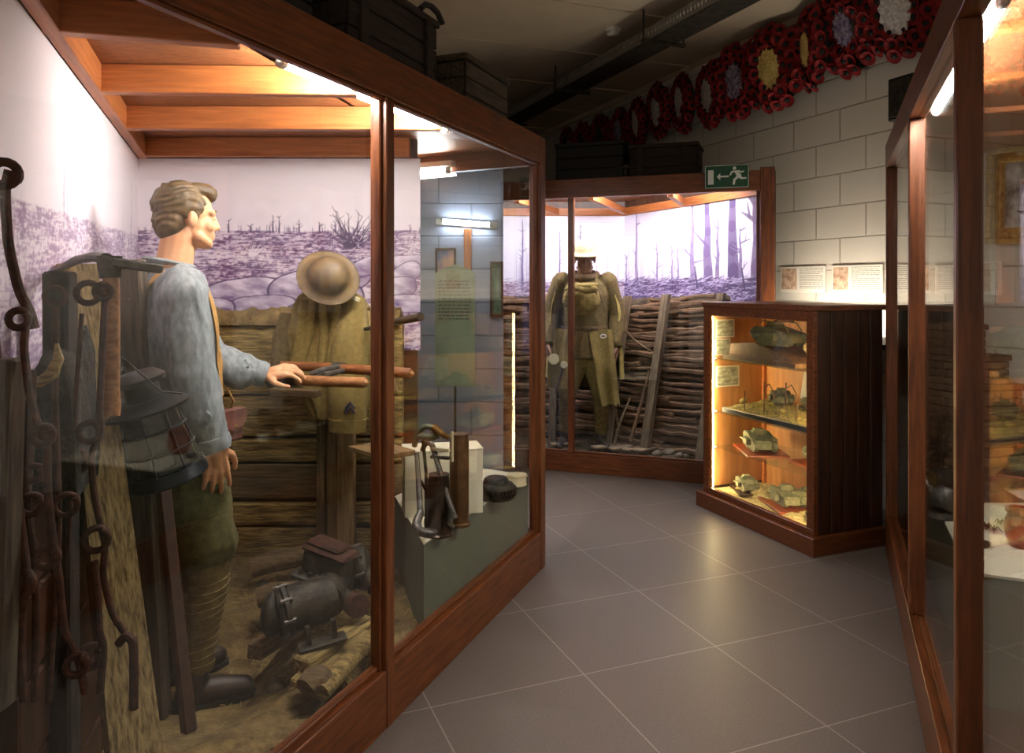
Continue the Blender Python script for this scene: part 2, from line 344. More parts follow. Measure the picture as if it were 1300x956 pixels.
# ---------------------------------------------------------------- printed murals
def vnoise(x, y, seed=0):
    g = np.random.RandomState(seed).rand(64, 64)
    xi = np.floor(x).astype(int); yi = np.floor(y).astype(int); fx = x-xi; fy = y-yi
    fx = fx*fx*(3-2*fx); fy = fy*fy*(3-2*fy); q = lambda i, j: g[i % 64, j % 64]
    return (q(xi,yi)*(1-fx)+q(xi+1,yi)*fx)*(1-fy)+(q(xi,yi+1)*(1-fx)+q(xi+1,yi+1)*fx)*fy
def fbm(x, y, seed=0, o=5):
    r = 0; a = .5
    for i in range(o): r = r+a*vnoise(x*2**i, y*2**i, seed+i); a *= .5
    return r/(1-.5**o)
def rgb(h): return np.array(lin(h)[:3])
class Art:
    def __init__(s, w, z0, z1, res):
        s.w, s.z0, s.z1 = w, z0, z1; s.nx = int(w/res)+1; s.nz = int((z1-z0)/res)+1
        s.X, s.Z = np.meshgrid(np.linspace(0, w, s.nx), np.linspace(z0, z1, s.nz)); s.C = np.zeros((s.nz, s.nx, 3))
    def put(s, mask, col): mask = np.clip(mask, 0, 1)[..., None]; s.C = s.C*(1-mask)+np.asarray(col)*mask
    def seg(s, a, b, ra, rb, col, soft=.003, op=1):
        r = max(ra, rb)+.01; x0, x1 = min(a[0],b[0])-r, max(a[0],b[0])+r; z0, z1 = min(a[1],b[1])-r, max(a[1],b[1])+r
        i0 = int(max(0, (x0/s.w)*(s.nx-1))); i1 = int(min(s.nx, (x1/s.w)*(s.nx-1)+2)); j0 = int(max(0, (z0-s.z0)/(s.z1-s.z0)*(s.nz-1))); j1 = int(min(s.nz, (z1-s.z0)/(s.z1-s.z0)*(s.nz-1)+2))
        if i1 <= i0 or j1 <= j0: return
        X = s.X[j0:j1, i0:i1]; Z = s.Z[j0:j1, i0:i1]; dx, dz = b[0]-a[0], b[1]-a[1]; l = dx*dx+dz*dz+1e-9
        t = np.clip(((X-a[0])*dx+(Z-a[1])*dz)/l, 0, 1); d = np.hypot(X-a[0]-t*dx, Z-a[1]-t*dz); w = ra+(rb-ra)*t
        m = (np.clip((w-d)/soft+.5, 0, 1)*op)[..., None]; c = s.C[j0:j1, i0:i1]; s.C[j0:j1, i0:i1] = c*(1-m)+np.asarray(col)*m
    def tree(s, x, z0, z1, r, col, rng, stubs=6, op=1, lean=0):
        n = 6; p = (x, z0)
        for i in range(n):
            q = (x+lean*(i+1)/n+rng.uniform(-.3,.3)*r, z0+(z1-z0)*(i+1)/n); s.seg(p, q, r*(1-i/n*.75), r*(1-(i+1)/n*.75), col, op=op); p = q
        for k in range(stubs):
            t = rng.uniform(.25, 1); b = (x+lean*t, z0+(z1-z0)*t); l = min(.22, rng.uniform(2, 7)*r*(1.2-t*.6)); sg = rng.choice([-1,1])
            e = (b[0]+sg*l*.8, b[1]+l*rng.uniform(.1,.9)); s.seg(b, e, r*.3, r*.08, col, op=op)
            if rng.rand() > .5: e2 = ((b[0]+e[0])/2, (b[1]+e[1])/2); s.seg(e2, (e2[0]+sg*l*.1, e2[1]+l*.5), r*.18, r*.06, col, op=op)
    def panel(s, name, origin, xdir, parent, flip=1):
        n = s.nx*s.nz; th = .006
        vs = np.zeros((n, 3)); xd = np.array(xdir.normalized()); o = np.array(origin)
        vs[:] = o+s.X.reshape(-1, 1)*xd+np.array([0, 0, 1])*s.Z.reshape(-1, 1)
        idx = np.arange(n).reshape(s.nz, s.nx); f = np.stack([idx[:-1,:-1], idx[:-1,1:], idx[1:,1:], idx[1:,:-1]], -1).reshape(-1, 4)
        me = bpy.data.meshes.new(name); me.vertices.add(n+4); me.loops.add(len(f)*4+20); me.polygons.add(len(f)+5)
        nb = np.array([xd[1], -xd[0], 0])*flip*-1                # away from the viewer
        cor = [0, s.nx-1, n-1, n-s.nx]; bv = vs[cor]+nb*th; me.vertices.foreach_set('co', np.vstack([vs, bv]).ravel())
        b0 = n; extra = [(b0, b0+3, b0+2, b0+1)]+[(cor[i], b0+i, b0+(i+1) % 4, cor[(i+1) % 4]) for i in range(4)]
        fl = np.vstack([f, np.array(extra)]).astype(np.int32); me.loops.foreach_set('vertex_index', fl.ravel())
        me.polygons.foreach_set('loop_start', np.arange(0, len(fl)*4, 4, dtype=np.int32)); me.update(calc_edges=True); me.validate()
        a = me.color_attributes.new('Col', 'FLOAT_COLOR', 'POINT'); c = np.ones((n+4, 4)); c[:n, :3] = s.C.reshape(-1, 3); c[n:, :3] = .5; a.data.foreach_set('color', c.ravel().astype(np.float32))
        me.materials.append(M['mural']); o_ = bpy.data.objects.new(name, me); COL.objects.link(o_); WM[name] = Matrix.Identity(4)
        o_.parent = parent; o_.matrix_parent_inverse = WM[parent.name].inverted(); return o_
M['mural'] = vcol('printed mural')

def field(a, hor, seed, dark='#62466c', mid='#ab8fae', light='#decfda', sky0='#f5ebee', sky1='#ece0e8'):
    """sky above the horizon height hor(x), churned ground below it"""
    X, Z = a.X, a.Z; h = hor(X)+.012*(fbm(X*9, Z*0+3, seed)-.5)
    t = np.clip((Z-h)/(a.z1-h+1e-6), 0, 1)[..., None]; a.C = rgb(sky1)*(1-t)+rgb(sky0)*t
    cl = fbm(X*1.6, Z*4, seed+20)[..., None]; a.C = a.C*(.93+.12*cl)
    dep = np.clip((h-Z)/.45, 0, 1); g = fbm(X*(26-14*dep), Z*(75-45*dep), seed+1); g2 = fbm(X*70, Z*110, seed+2, 3); g3 = fbm(X*5, Z*16, seed+3)
    k = np.clip((g-.5)*2.6+(g2-.5)*1.7+(g3-.5)*1.6+.5, 0, 1)[..., None]
    gr = np.where(k < .5, rgb(dark)*(1-2*k)+rgb(mid)*2*k, rgb(mid)*(2-2*k)+rgb(light)*(2*k-1)); a.put((h-Z)/.006, gr)
def bags(a, rows, rng):
    for (x, z, rx, rz, an) in rows:
        ca, sa = math.cos(an), math.sin(an); dx = a.X-x; dz = a.Z-z; u = (dx*ca+dz*sa)/rx; w = (-dx*sa+dz*ca)/rz
        r = (np.abs(u)**2.6+np.abs(w)**2.6)**(1/2.6)+.12*(fbm(a.X*14, a.Z*14, int(rng.randint(99)))-.5)
        a.put((1.06-r)/.03, rgb('#4b3760'))
        sh = np.clip(.5+.32*w-.12*np.abs(u)+1.3*(fbm(a.X*16+a.Z*9, a.Z*34, int(rng.randint(99)))-.5)-.35*np.clip(r-.7, 0, 1), 0, 1)[..., None]
        a.put((.98-r)/.03, rgb('#6b5080')*(1-sh)+rgb('#ecdfee')*sh)

# ---------------------------------------------------------------- room shell (objects' own axes follow the room)
def roombox(name, lo, hi, m): return struct(obj(name, MB().box(lo, hi), m, local=RM.copy(), smooth=False))
WX = 4.085; CZ = 3.46
roombox('floor', (-4.5, -1.2, -.1), (WX+.3, 12, 0), 'floor')
roombox('wall_right', (WX, -1.2, 0), (WX+.2, 12, CZ), 'block')
roombox('wall_back', (-4.5, 11.5, 0), (WX, 11.7, CZ), 'block')
roombox('wall_left', (-4.7, -1.2, 0), (-4.5, 12, CZ), 'block')
# ceiling: boards a metre wide with thin open joints
cm = MB()
for i in range(14): cm.box((-4.5, -1.2+i*1.0+.007, CZ), (WX+.2, -1.2+(i+1)*1.0-.007, CZ+.04))
struct(obj('ceiling', cm, 'ceiling', local=RM.copy(), smooth=False))
roombox('trim_1', (WX-.05, -1.2, CZ-.05), (WX, 12, CZ), 'ceiling')
# partition standing beyond the first case
pm = frame(V((-2.3, 5.25, 0)), V((0,-1,0)))
struct(obj('wall_partition', MB().box((0,0,0),(.12,2.24,2.5)), 'block2', local=pm @ Matrix.Identity(4), smooth=False))

# cable tray, hangers, smoke detector
t = thing('cable_tray', 'long perforated grey cable tray hung under the ceiling', 'cable tray', R(3.1, 5, 3.25))
tm = MB(); 
tm.box((2.96,2.5,3.25),(3.2,11.2,3.256)); 
obj('tray_base', tm, 'iron', t, local=RM.copy(), smooth=False)
tm = MB()
for x in (2.96, 3.196):
    tm.box((x,2.5,3.25),(x+.004,11.2,3.285)); tm.box((x,2.5,3.315),(x+.004,11.2,3.34))
    for i in range(218): y = 2.5+i*.04; tm.box((x,y,3.285),(x+.004,y+.02,3.315))
obj('side_rail', tm, 'tray', t, local=RM.copy(), smooth=False)
for y in (3.2, 4.7, 6.2, 7.7, 9.2, 10.7):
    hm = MB().box((2.9,y,3.225),(3.26,y+.035,3.25)); hm.box((2.905,y+.012,3.25),(2.915,y+.022,CZ)); hm.box((3.245,y+.012,3.25),(3.255,y+.022,CZ))
    obj('hanger', hm, 'iron', t, local=RM.copy(), smooth=False)
d = P(778, 38, 5.87); t = thing('smoke_detector', 'small white round smoke detector on the ceiling', 'smoke detector', (d.x, d.y, CZ))
obj('detector_base', MB().lathe([(.062,0),(.062,-.018),(.05,-.022)], Matrix.Translation((d.x,d.y,CZ))), 'white', t)
obj('sensor_head', MB().lathe([(.048,-.02),(.045,-.045),(.03,-.052),(.012,-.055)], Matrix.Translation((d.x,d.y,CZ))), 'white', t)

# ---------------------------------------------------------------- left display case
TZ0, TZ1 = 2.10, 2.24; SZ = .195
case1 = thing('display_case', 'large red wooden glazed display case holding the trench with the shirt-sleeved mannequin', 'display case', L(0,0,0))
def rail(case, fn, s0, s1, z0, z1, off=.03, th=.06, name='rail'): return beam(name, fn(s0,off,(z0+z1)/2), fn(s1,off,(z0+z1)/2), th, z1-z0, 'wood', case)
rail(case1, L, -3.05, .0, TZ0, TZ1, name='top_rail'); rail(case1, L, -3.05, .0, .0, SZ, name='bottom_rail')
rail(case1, L, -3.05, -.03, TZ0-.012, TZ0, .018, .022, 'top_bead'); rail(case1, L, -3.05, -.03, SZ, SZ+.014, .04, .03, 'sill_bead')
def post(case, fn, s, z0, z1, w=.055, dpt=.06, off=.03, name='post'): 
    d_ = (fn(1,0,0)-fn(0,0,0)).normalized(); return obj(name, MB().box((0,-w/2,-dpt/2),(z1-z0,w/2,dpt/2), bev=.004), 'wood', case, local=frame(fn(s,off,z0), V((0,0,1)), V((-d_.y,d_.x,0))), smooth=False)
post(case1, L, -.035, 0, TZ1, .07, .066); post(case1, L, -1.545, .0, TZ0, .05, .066); post(case1, L, -3.02, 0, TZ1)
for s in (-.075, -1.513, -1.577): post(case1, L, s, SZ, TZ0, .014, .03, .03, 'post_bead')
EX = V((-.62, 4.37, 0)); 
CA = L(0,.06,0)
beam('end_top_rail', (CA.x-.02,CA.y,(TZ0+TZ1)/2), (EX.x,EX.y,(TZ0+TZ1)/2), .05, TZ1-TZ0, 'wood', case1)
beam('end_bottom_rail', (CA.x-.02,CA.y,SZ/2), (EX.x,EX.y,SZ/2), .05, SZ, 'wood', case1)
def pane(case, p0, p1, z0, z1, m='glass', name='glass_pane', th=.006): 
    p0, p1 = V((p0[0],p0[1],0)), V((p1[0],p1[1],0)); d = p1-p0
    return obj(name, MB().box((0,-th/2,z0),(d.length,th/2,z1)), m, case, local=frame(p0, d), smooth=False)
pane(case1, L(-3.0,.032,0), L(-1.57,.032,0), SZ, TZ0); pane(case1, L(-1.52,.032,0), L(-.07,.032,0), SZ, TZ0)
pane(case1, (CA.x-.04,CA.y), EX, SZ, TZ0)
# left and back printed panels, top wall rails, joists and roof board
BY = 3.75; K1 = V((-1.855, BY, 0)); WD = V((.369,-1,0)).normalized(); WLEN = 2.62; K0 = K1+WD*WLEN
rng = np.random.RandomState(3)
a = Art(1.40, 1.15, TZ0, .003); field(a, lambda x: 1.745+0*x, 11)
for i in range(60):
    x = rng.uniform(0, 1.4); h = rng.uniform(.01,.03); a.tree(x, 1.735, 1.745+h, rng.uniform(.001,.003), rgb('#5a4a70'), rng, 3, .8)
for x, h in ((.67,.07),(.70,.065),(.80,.05),(.9,.04),(.98,.045),(.45,.05),(.56,.03)): a.tree(x, 1.735, 1.745+h, .0045, rgb('#47375f'), rng, 5)
for i in range(36):                                              # splintered bush against the sky
    bx = 1.06+rng.uniform(-.03,.03); an = rng.uniform(.15, PI-.1); l = rng.uniform(.05,.15); e = (bx+math.cos(an)*l*1.1, 1.70+math.sin(an)*l)
    a.seg((bx,1.66), e, .004, .0012, rgb('#463757')); a.seg(e, (e[0]+rng.uniform(-.03,.03), e[1]+rng.uniform(0,.04)), .0015, .0008, rgb('#463757'))
for i in range(500):
    x = rng.uniform(.45, 1.4); z = rng.uniform(1.56, 1.72); a.seg((x,z), (x+rng.uniform(-.03,.03), z+rng.uniform(.0,.03)), .0011, .0007, rgb('#4c3b60' if rng.rand()<.6 else '#d9cfe0'), op=.7)
for i in range(7): a.seg((.55+i*.006,1.62), (.56+i*.012,1.66+rng.uniform(0,.02)), .003, .001, rgb('#e6dde8'))
rows = [(1.02,1.50,.15,.07,.35),(1.33,1.585,.17,.035,.05),(1.16,1.57,.11,.045,.3),(1.22,1.53,.06,.05,.9),(1.33,1.53,.08,.05,.5),(.52,1.44,.20,.065,.12),(.80,1.46,.16,.08,.25),(.62,1.37,.17,.05,.05),(1.02,1.40,.10,.06,.4),(1.28,1.46,.10,.05,.15),(1.34,1.38,.12,.045,0),(.88,1.35,.14,.05,.1),(.36,1.36,.12,.05,0),(1.12,1.33,.12,.05,.1)]
bags(a, rows, rng); a.panel('mural_panel', K1, V((1,0,0)), case1)
a = Art(WLEN, 1.0, TZ0, .004); field(a, lambda x: 1.80+.10*(x/WLEN)**1.0+0*x, 31)   # x runs from the near end to the corner below
a.C = a.C[:, :, :]
X = a.X; hl = 1.76+.10*(1-X/WLEN)
field(a, lambda x: 1.655+.065*(x/WLEN), 31, dark='#9c83a3', mid='#c2aec6', light='#e6d9e2')
for x, z1, r in ((WLEN-.26,1.96,.009),(WLEN-1.75,1.83,.006),(WLEN-1.7,1.78,.004),(WLEN-.55,1.80,.004)): a.tree(x, 1.60, z1, r, rgb('#8d7ba0'), rng, 7, .75)
for i in range(1400):
    x = rng.uniform(0, WLEN); z = rng.uniform(1.25, 1.63+.06*x/WLEN); a.seg((x,z), (x+rng.uniform(-.02,.03), z+rng.uniform(.02,.06)), .0015, .0008, rgb('#5c4874' if rng.rand()<.5 else '#d6c6dc'), op=.5)
a.panel('mural_panel', K0, -WD, case1)
wn = V((-WD.y, WD.x, 0)); wn = wn if wn.x > 0 else -wn
beam('wall_plate', K0+wn*.022+V((0,0,2.147)), K1+wn*.022+V((0,0,2.147)), .04, .094, 'joist', case1)
for Y, dy in ((1.99,.06),(2.49,.02),(3.06,.01),(BY-.045,0)):
    x0 = K1.x+.369*(BY-Y)+.03; x1 = -1.4353+.406*Y-.09
    if Y > 3.5: x1 = -.5
    if Y < 2.2: Y -= .06
    beam('joist', (x0, Y-dy, 2.147), (x1, Y+dy, 2.147), .045, .092, 'joist', case1)
beam('joist', (-.98, 1.50, 2.147), (-.87, 1.51, 2.147), .045, .092, 'joist', case1)
rf = MB(); c0, c1 = L(-3.02,.06,0), L(-.01,.06,0); poly = [(c0.x,c0.y),(c1.x,c1.y),(EX.x,EX.y+.03),(-.5,3.80),(K1.x,K1.y+.01),(K0.x,K0.y)]
n = len(poly); rf.add([V((x,y,2.195)) for x,y in poly]+[V((x,y,2.212)) for x,y in poly], [tuple(range(n)), tuple(range(2*n-1,n-1,-1))]+[(i,n+i,n+(i+1)%n,(i+1)%n) for i in range(n)])
obj('roof_board', rf, 'roofboard', case1, smooth=False)
bk = MB().box((K1.x-.02,BY+.008,0),(-.47,BY+.03,TZ1)); obj('back_board', bk, 'panelwood', case1, smooth=False)
obj('return_board', MB().box((0,-.01,0),(.59,.01,TZ1)), 'panelwood', case1, local=frame(V((-.485,3.79,0)), EX-V((-.485,3.79,0))), smooth=False)
pp = K0-wn*.025; obj('side_board', MB().box((0,-.01,0),(WLEN,.01,TZ1)), 'panelwood', case1, local=frame(pp, -WD), smooth=False)

def tubelight(p0, p1, label, mt='tube', up=V((0,0,1)), batten=True):
    p0, p1 = V(p0), V(p1); d = p1-p0; fm = frame(p0, d, up); t = thing('fluorescent_light', label, 'light', (p0+p1)/2)
    if batten: obj('batten', MB().box((-.03,-.022,.022),(d.length+.03,.022,.055), bev=.004), 'white', t, local=fm, smooth=False)
    obj('tube', MB().tube([(0.02,0,0),(d.length-.02,0,0)], .013, 12), mt, t, local=fm)
    for x in (0, d.length-.02): obj('end_cap', MB().tube([(x,0,0),(x+.02,0,0)], .016, 12).box((x,-.012,0),(x+.02,.012,.03)), 'white', t, local=fm)
    return t
tubelight(L(-1.97,.11,2.118), L(-.92,.11,2.118), 'bright fluorescent tube under the roof edge of the trench case, passing behind its middle post')

ea, eb = V((-.285,4.198,2.10)), V((-.60,4.36,2.10)); eo = V((-.10,-.065,0))*.6
tubelight(ea+eo, eb+eo, 'short bright fluorescent tube hanging under the end rail over the olive plinth')
tubelight(V((-.485,5.085,1.90)), V((-.133,5.085,1.875)), 'cool fluorescent tube on the grey blockwork partition above the notice board', 'tubep', up=V((0,1,0)), batten=True)
beam('slim_batten', (-.30,5.11,1.85), (-.30,5.11,1.2), .05, .03, 'joist'); tag(bpy.data.objects['slim_batten'], 'slim orange wooden batten under the tube on the grey partition', 'batten')
# ---------------------------------------------------------------- right display case
case2 = thing('display_case', 'tall narrow red wooden glazed display case with the gilt framed painting behind its glass', 'display case', B(0,0,0))
rail(case2, B, -4.6, 0, 2.12, 2.25, name='top_rail'); rail(case2, B, -4.6, 0, 0, SZ, name='bottom_rail')
rail(case2, B, -4.6, 0, SZ, SZ+.014, .045, .03, 'sill_bead')
for s in (-.025, -1.365, -2.575, -3.9): post(case2, B, s, SZ, 2.12, .05, .058)
for a0, a1 in ((-4.6,-3.92),(-3.88,-2.60),(-2.55,-1.39),(-1.34,-.05)): pane(case2, B(a0,.032,0), B(a1,.032,0), SZ, 2.12)
e0 = B(-.03,.06,0); e1 = e0+(R(1,0)-R(0,0))*.62
beam('end_top_rail', e0+V((0,0,2.185)), e1+V((0,0,2.185)), .05, .13, 'wood', case2); beam('end_bottom_rail', e0+V((0,0,SZ/2)), e1+V((0,0,SZ/2)), .05, SZ, 'wood', case2)
pane(case2, e0, e1, SZ, 2.12)
rf = MB(); c0, c1 = B(-4.6,.06,0), B(-.01,.06,0); q0, q1 = R(WX-.02,-.9), R(WX-.02,2.95)
poly = [(c0.x,c0.y),(c1.x,c1.y),(e1.x,e1.y),(q1.x,q1.y),(q0.x,q0.y)]; n = 5
rf.add([V((x,y,2.222)) for x,y in poly]+[V((x,y,2.24)) for x,y in poly], [tuple(range(n)), tuple(range(2*n-1,n-1,-1))]+[(i,n+i,n+(i+1)%n,(i+1)%n) for i in range(n)])
obj('roof_board', rf, 'roofboard', case2, smooth=False)
fl = MB(); fl.add([V((x,y,.02)) for x,y in poly]+[V((x,y,.05)) for x,y in poly], [tuple(range(n)), tuple(range(2*n-1,n-1,-1))]+[(i,n+i,n+(i+1)%n,(i+1)%n) for i in range(n)])
obj('case_floor', fl, 'panelwood', case2, smooth=False)
for s in (-.35,-.95,-1.55,-2.15,-2.75,-3.35):
    p = B(s,.07,2.165); dirw = BN; x = R(WX-.03,0); 
    # run square to the front until the block wall
    p.z = 2.215; k = (WX-.03-((p.x*CR+p.y*SR)))/((BN.x*CR+BN.y*SR)); beam('joist', p, p+BN*k, .045, .03, 'joist', case2)
tubelight(B(-2.62,.095,2.142), B(-1.36,.095,2.142), 'fluorescent tube along the top of the tall narrow case with the framed painting', 'tube2')

# ---------------------------------------------------------------- back display case
BL = V((-1.35, 6.60, 0)); BR0 = V((1.884, 5.42, 0)); bd = (BR0-BL).normalized(); bn = V((-bd.y, bd.x, 0)); BLEN = (BR0-BL).length
def K(s, off, z): p = BR0+bd*s+bn*off; p.z = z; return p
case3 = thing('display_case', 'wide wooden glazed display case at the far end with the helmeted soldier', 'display case', K(0,0,0))
KT0, KT1, KS = 2.155, 2.30, .15
rail(case3, K, -BLEN, 0, KT0, KT1, name='top_rail'); rail(case3, K, -BLEN, 0, 0, KS, name='bottom_rail'); rail(case3, K, -BLEN, -.05, KS, KS+.012, .045, .025, 'sill_bead')
post(case3, K, -.05, 0, KT1+.02, .10, .07); post(case3, K, -.115, KS, KT0, .025, .03, .03, 'post_bead')
def sK(u):                                                       # where the front line meets image column u
    t_ = (u-650)/F; return (t_*BR0.y-BR0.x)/(bd.x-t_*bd.y)
sp = sK(724); post(case3, K, sp, KS, KT0, .045, .05); post(case3, K, -2.95, KS, KT0, .05, .05)
pane(case3, K(-BLEN,.032,0), K(-2.97,.032,0), KS, KT0); pane(case3, K(-2.93,.032,0), K(sp-.02,.032,0), KS, KT0); pane(case3, K(sp+.02,.032,0), K(-.10,.032,0), KS, KT0)
KC = V((1.08, 7.27, 0)); KE = K(-.06,.08,0)
a = Art(2.6, .9, 2.13, .0045); rng = np.random.RandomState(8); Wb = 2.6
field(a, lambda x: 1.50+0*x, 51, sky0='#efe9f6', sky1='#e3dcf0')
for i in range(26): x = rng.uniform(0, Wb); a.tree(x, 1.45, rng.uniform(1.6,1.95), rng.uniform(.004,.009), rgb('#a295b6'), rng, 4, .6)
for x, z1, r in ((Wb-.42,2.05,.012),(Wb-.62,1.98,.010),(Wb-.98,2.1,.013),(Wb-1.2,1.8,.01),(Wb-1.5,2.0,.015)): a.tree(x, 1.42, z1, r, rgb('#6e5d8b'), rng, 9)
for i in range(900):
    x = rng.uniform(0, Wb); z = rng.uniform(1.3, 1.52); an = rng.uniform(-.6,.9); a.seg((x,z), (x+.06*math.cos(an), z+.06*math.sin(an)), .0022, .001, rgb('#453164' if rng.rand()<.6 else '#b6a7cc'), op=.8)
a.panel('mural_panel', KC+V((-2.6,0,0)), V((1,0,0)), case3)
dS = (KE-KC); LS = dS.length; a = Art(LS, .9, 2.13, .0045)
field(a, lambda x: 1.49+.0*x, 61, sky0='#efe8f8', sky1='#e6def4', dark='#473365', mid='#7d68a0', light='#b8a7cc')
for i in range(34): x = rng.uniform(0, LS); a.tree(x, 1.44, rng.uniform(1.6,2.0), rng.uniform(.004,.008), rgb('#a89bbd'), rng, 3, .6)
def ux(u):                                                       # distance along the panel of image column u
    t_ = (u-650)/F; return (t_*KC.y-KC.x)/(dS.x/LS-t_*dS.y/LS)
for u, z1, r, c in ((808,2.13,.03,'#8c7ca6'),(834,1.85,.018,'#84749f'),(879,2.2,.04,'#8878a4'),(899,2.4,.065,'#6a5886'),(911,2.02,.032,'#75648f'),(931,2.45,.075,'#503c6e'),(940,1.9,.028,'#75648f'),(962,2.6,.085,'#66547f'),(853,1.8,.018,'#8676a2'),(861,1.8,.018,'#8878a4'),(795,1.75,.018,'#8676a2')):
    a.tree(ux(u), 1.40, z1, r, rgb(c), rng, 6 if r < .03 else 2, .92)
for i in range(2200):
    x = rng.uniform(0, LS); z = rng.uniform(1.25, 1.52); an = rng.uniform(-.5,1.0); l = rng.uniform(.03,.1); a.seg((x,z), (x+2*l*math.cos(an), z+.7*l*math.sin(an)), .0042, .0015, rgb('#3c2a5c' if rng.rand()<.62 else '#b9a9d2'), op=.85)
for u, z in ((885,1.58),(945,1.56)): x = ux(u); a.seg((x,1.45),(x-.03,z+.04),.012,.006,rgb('#3c2a5c'))
a.panel('mural_panel', KC, dS, case3)
obj('back_board', MB().box((KC.x-2.62,KC.y+.01,0),(KC.x+.02,KC.y+.04,KT1)), 'panelwood', case3, smooth=False)
nS = V((dS.y, -dS.x, 0)).normalized(); nS = nS if nS.x > 0 else -nS
obj('side_board', MB().box((0,-.012,0),(LS+.06,.012,KT1)), 'panelwood', case3, local=frame(KC+nS*.02, dS), smooth=False)
beam('wall_plate', KC-nS*.02+V((0,0,2.165)), KE-nS*.02+V((0,0,2.165)), .03, .07, 'joist', case3)
beam('back_plate', KC+V((-2.6,-.02,2.165)), KC+V((-.02,-.02,2.165)), .03, .07, 'joist', case3)
rf = MB(); c0, c1 = K(-BLEN,.06,0), K(-.01,.06,0); poly = [(c0.x,c0.y),(c1.x,c1.y),(KC.x+.02,KC.y+.02),(KC.x-2.62,KC.y+.02)]; n = 4
rf.add([V((x,y,2.268)) for x,y in poly]+[V((x,y,2.288)) for x,y in poly], [tuple(range(n)), tuple(range(2*n-1,n-1,-1))]+[(i,n+i,n+(i+1)%n,(i+1)%n) for i in range(n)])
obj('roof_board', rf, 'roofboard', case3, smooth=False)
for i in range(4):
    p = K(-.75-i*.62,.07,2.167); q = V((p.x+bn.x*.1, KC.y-.04, 2.167)); sl = (q.y-p.y)/bn.y; q = p+bn*sl; beam('joist', p, q, .045, .06, 'joist', case3)
tubelight(K(-1.62,.105,2.205), K(-.45,.105,2.205), 'fluorescent tube under the front edge of the far case, right of its slim post', 'tubec')
tubelight(K(-2.9,.105,2.205), K(-1.75,.105,2.205), 'fluorescent tube at the far case above the helmeted soldier', 'tubec')
# exit sign on the far case's top rail
es = [sK(895), sK(951)]; sc = (es[0]+es[1])/2; wS = es[1]-es[0]; zc = 2.262; em = frame(K(sc,-.012,zc), bd)
t = thing('exit_sign', 'green emergency exit sign with running man and arrow', 'sign', mtx=em)
obj('sign_plate', MB().box((-wS/2,-.004,-.085),(wS/2,.004,.085), bev=.002), 'green_sign', t, local=em, smooth=False)
bo = MB()
for lo, hi in (((-wS/2+.003,-.0065,.079),(wS/2-.003,-.004,.082)),((-wS/2+.003,-.0065,-.082),(wS/2-.003,-.004,-.079)),((-wS/2+.003,-.0065,-.082),(-wS/2+.006,-.004,.082)),((wS/2-.006,-.0065,-.082),(wS/2-.003,-.004,.082))): bo.box(lo, hi)
obj('border_line', bo, 'signwhite', t, local=em, smooth=False)
em2 = em @ Matrix.Translation((0,-.0055,0)); k = wS/.31
def pl(name, outs): 
    mb = MB()
    for o_ in outs: mb.prism([(x*k, z) for x, z in o_], .002)
    return obj(name, mb, 'signwhite', t, local=em2, smooth=False)
pl('door_symbol', [[(-.132,-.055),(-.092,-.055),(-.092,.05),(-.132,.05)]])
pl('arrow', [[(-.07,0),(-.045,.026),(-.045,.006),(.015,.006),(.015,-.006),(-.045,-.006),(-.045,-.026)]])
head = [(.055+.013*math.cos(q*PI/6), .057+.013*math.sin(q*PI/6)) for q in range(12)]
pl('running_figure', [head, [(.052,.038),(.075,.042),(.098,.012),(.078,-.008),(.066,.006)], [(.052,.042),(.03,.035),(.02,.008),(.03,.006),(.038,.024),(.06,.03)], [(.078,.036),(.102,.022),(.122,.028),(.122,.036),(.1,.034),(.082,.044)],
   [(.076,-.006),(.098,.012),(.108,-.012),(.138,-.012),(.138,-.022),(.098,-.024)], [(.07,.0),(.09,-.008),(.062,-.03),(.056,-.062),(.042,-.062),(.046,-.024)]])
# ---------------------------------------------------------------- boxes on the cases
def crate(name, label, fm, lx, ly, lz, m, cat='crate', lid=True, cleats=True, rope=False):
    """local X along the front, Y depth, Z up, origin bottom corner"""
    t = thing(name, label, cat, mtx=fm)
    obj('body', MB().box((.012,.012,0),(lx-.012,ly-.012,lz-.03), bev=.004), m, t, local=fm, smooth=False)
    nb = 3
    for i in range(nb):
        z0 = (lz-.03)*i/nb; mb = MB(); mb.box((0,0,z0+.004),(lx,.014,z0+(lz-.03)/nb-.003), bev=.003); mb.box((0,0,z0+.004),(.014,ly,z0+(lz-.03)/nb-.003), bev=.003); mb.box((lx-.014,0,z0+.004),(lx,ly,z0+(lz-.03)/nb-.003), bev=.003)
        obj('board', mb, m, t, local=fm, smooth=False)
    if lid: obj('lid', MB().box((-.01,-.01,lz-.028),(lx+.01,ly+.01,lz), bev=.004), m, t, local=fm, smooth=False)
    if cleats:
        for x in (.06, lx-.11): obj('cleat', MB().box((x,-.018,.01),(x+.05,0,lz-.03), bev=.003), m, t, local=fm, smooth=False)
    if rope:
        for x in (lx*.35, lx*.9): obj('rope_handle', MB().tube([(x-.09,-.01,lz+.0),(x-.05,-.01,lz+.03),(x,-.01,lz+.038),(x+.05,-.01,lz+.03),(x+.09,-.01,lz)], .012, 8), 'dark', t, local=fm)
    return t
def Lf(s, off, z, ang=0): return frame(L(s,off,z), Matrix.Rotation(ang,3,'Z')@LD)
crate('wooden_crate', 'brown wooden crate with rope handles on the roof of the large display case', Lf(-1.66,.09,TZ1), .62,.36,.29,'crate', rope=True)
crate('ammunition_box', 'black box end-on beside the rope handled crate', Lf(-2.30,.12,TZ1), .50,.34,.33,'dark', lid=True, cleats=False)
crate('wooden_crate', 'grey brown weathered crate nearest the corner of the large display case', Lf(-.75,.10,TZ1), .48,.34,.25,'crate2', cleats=False)
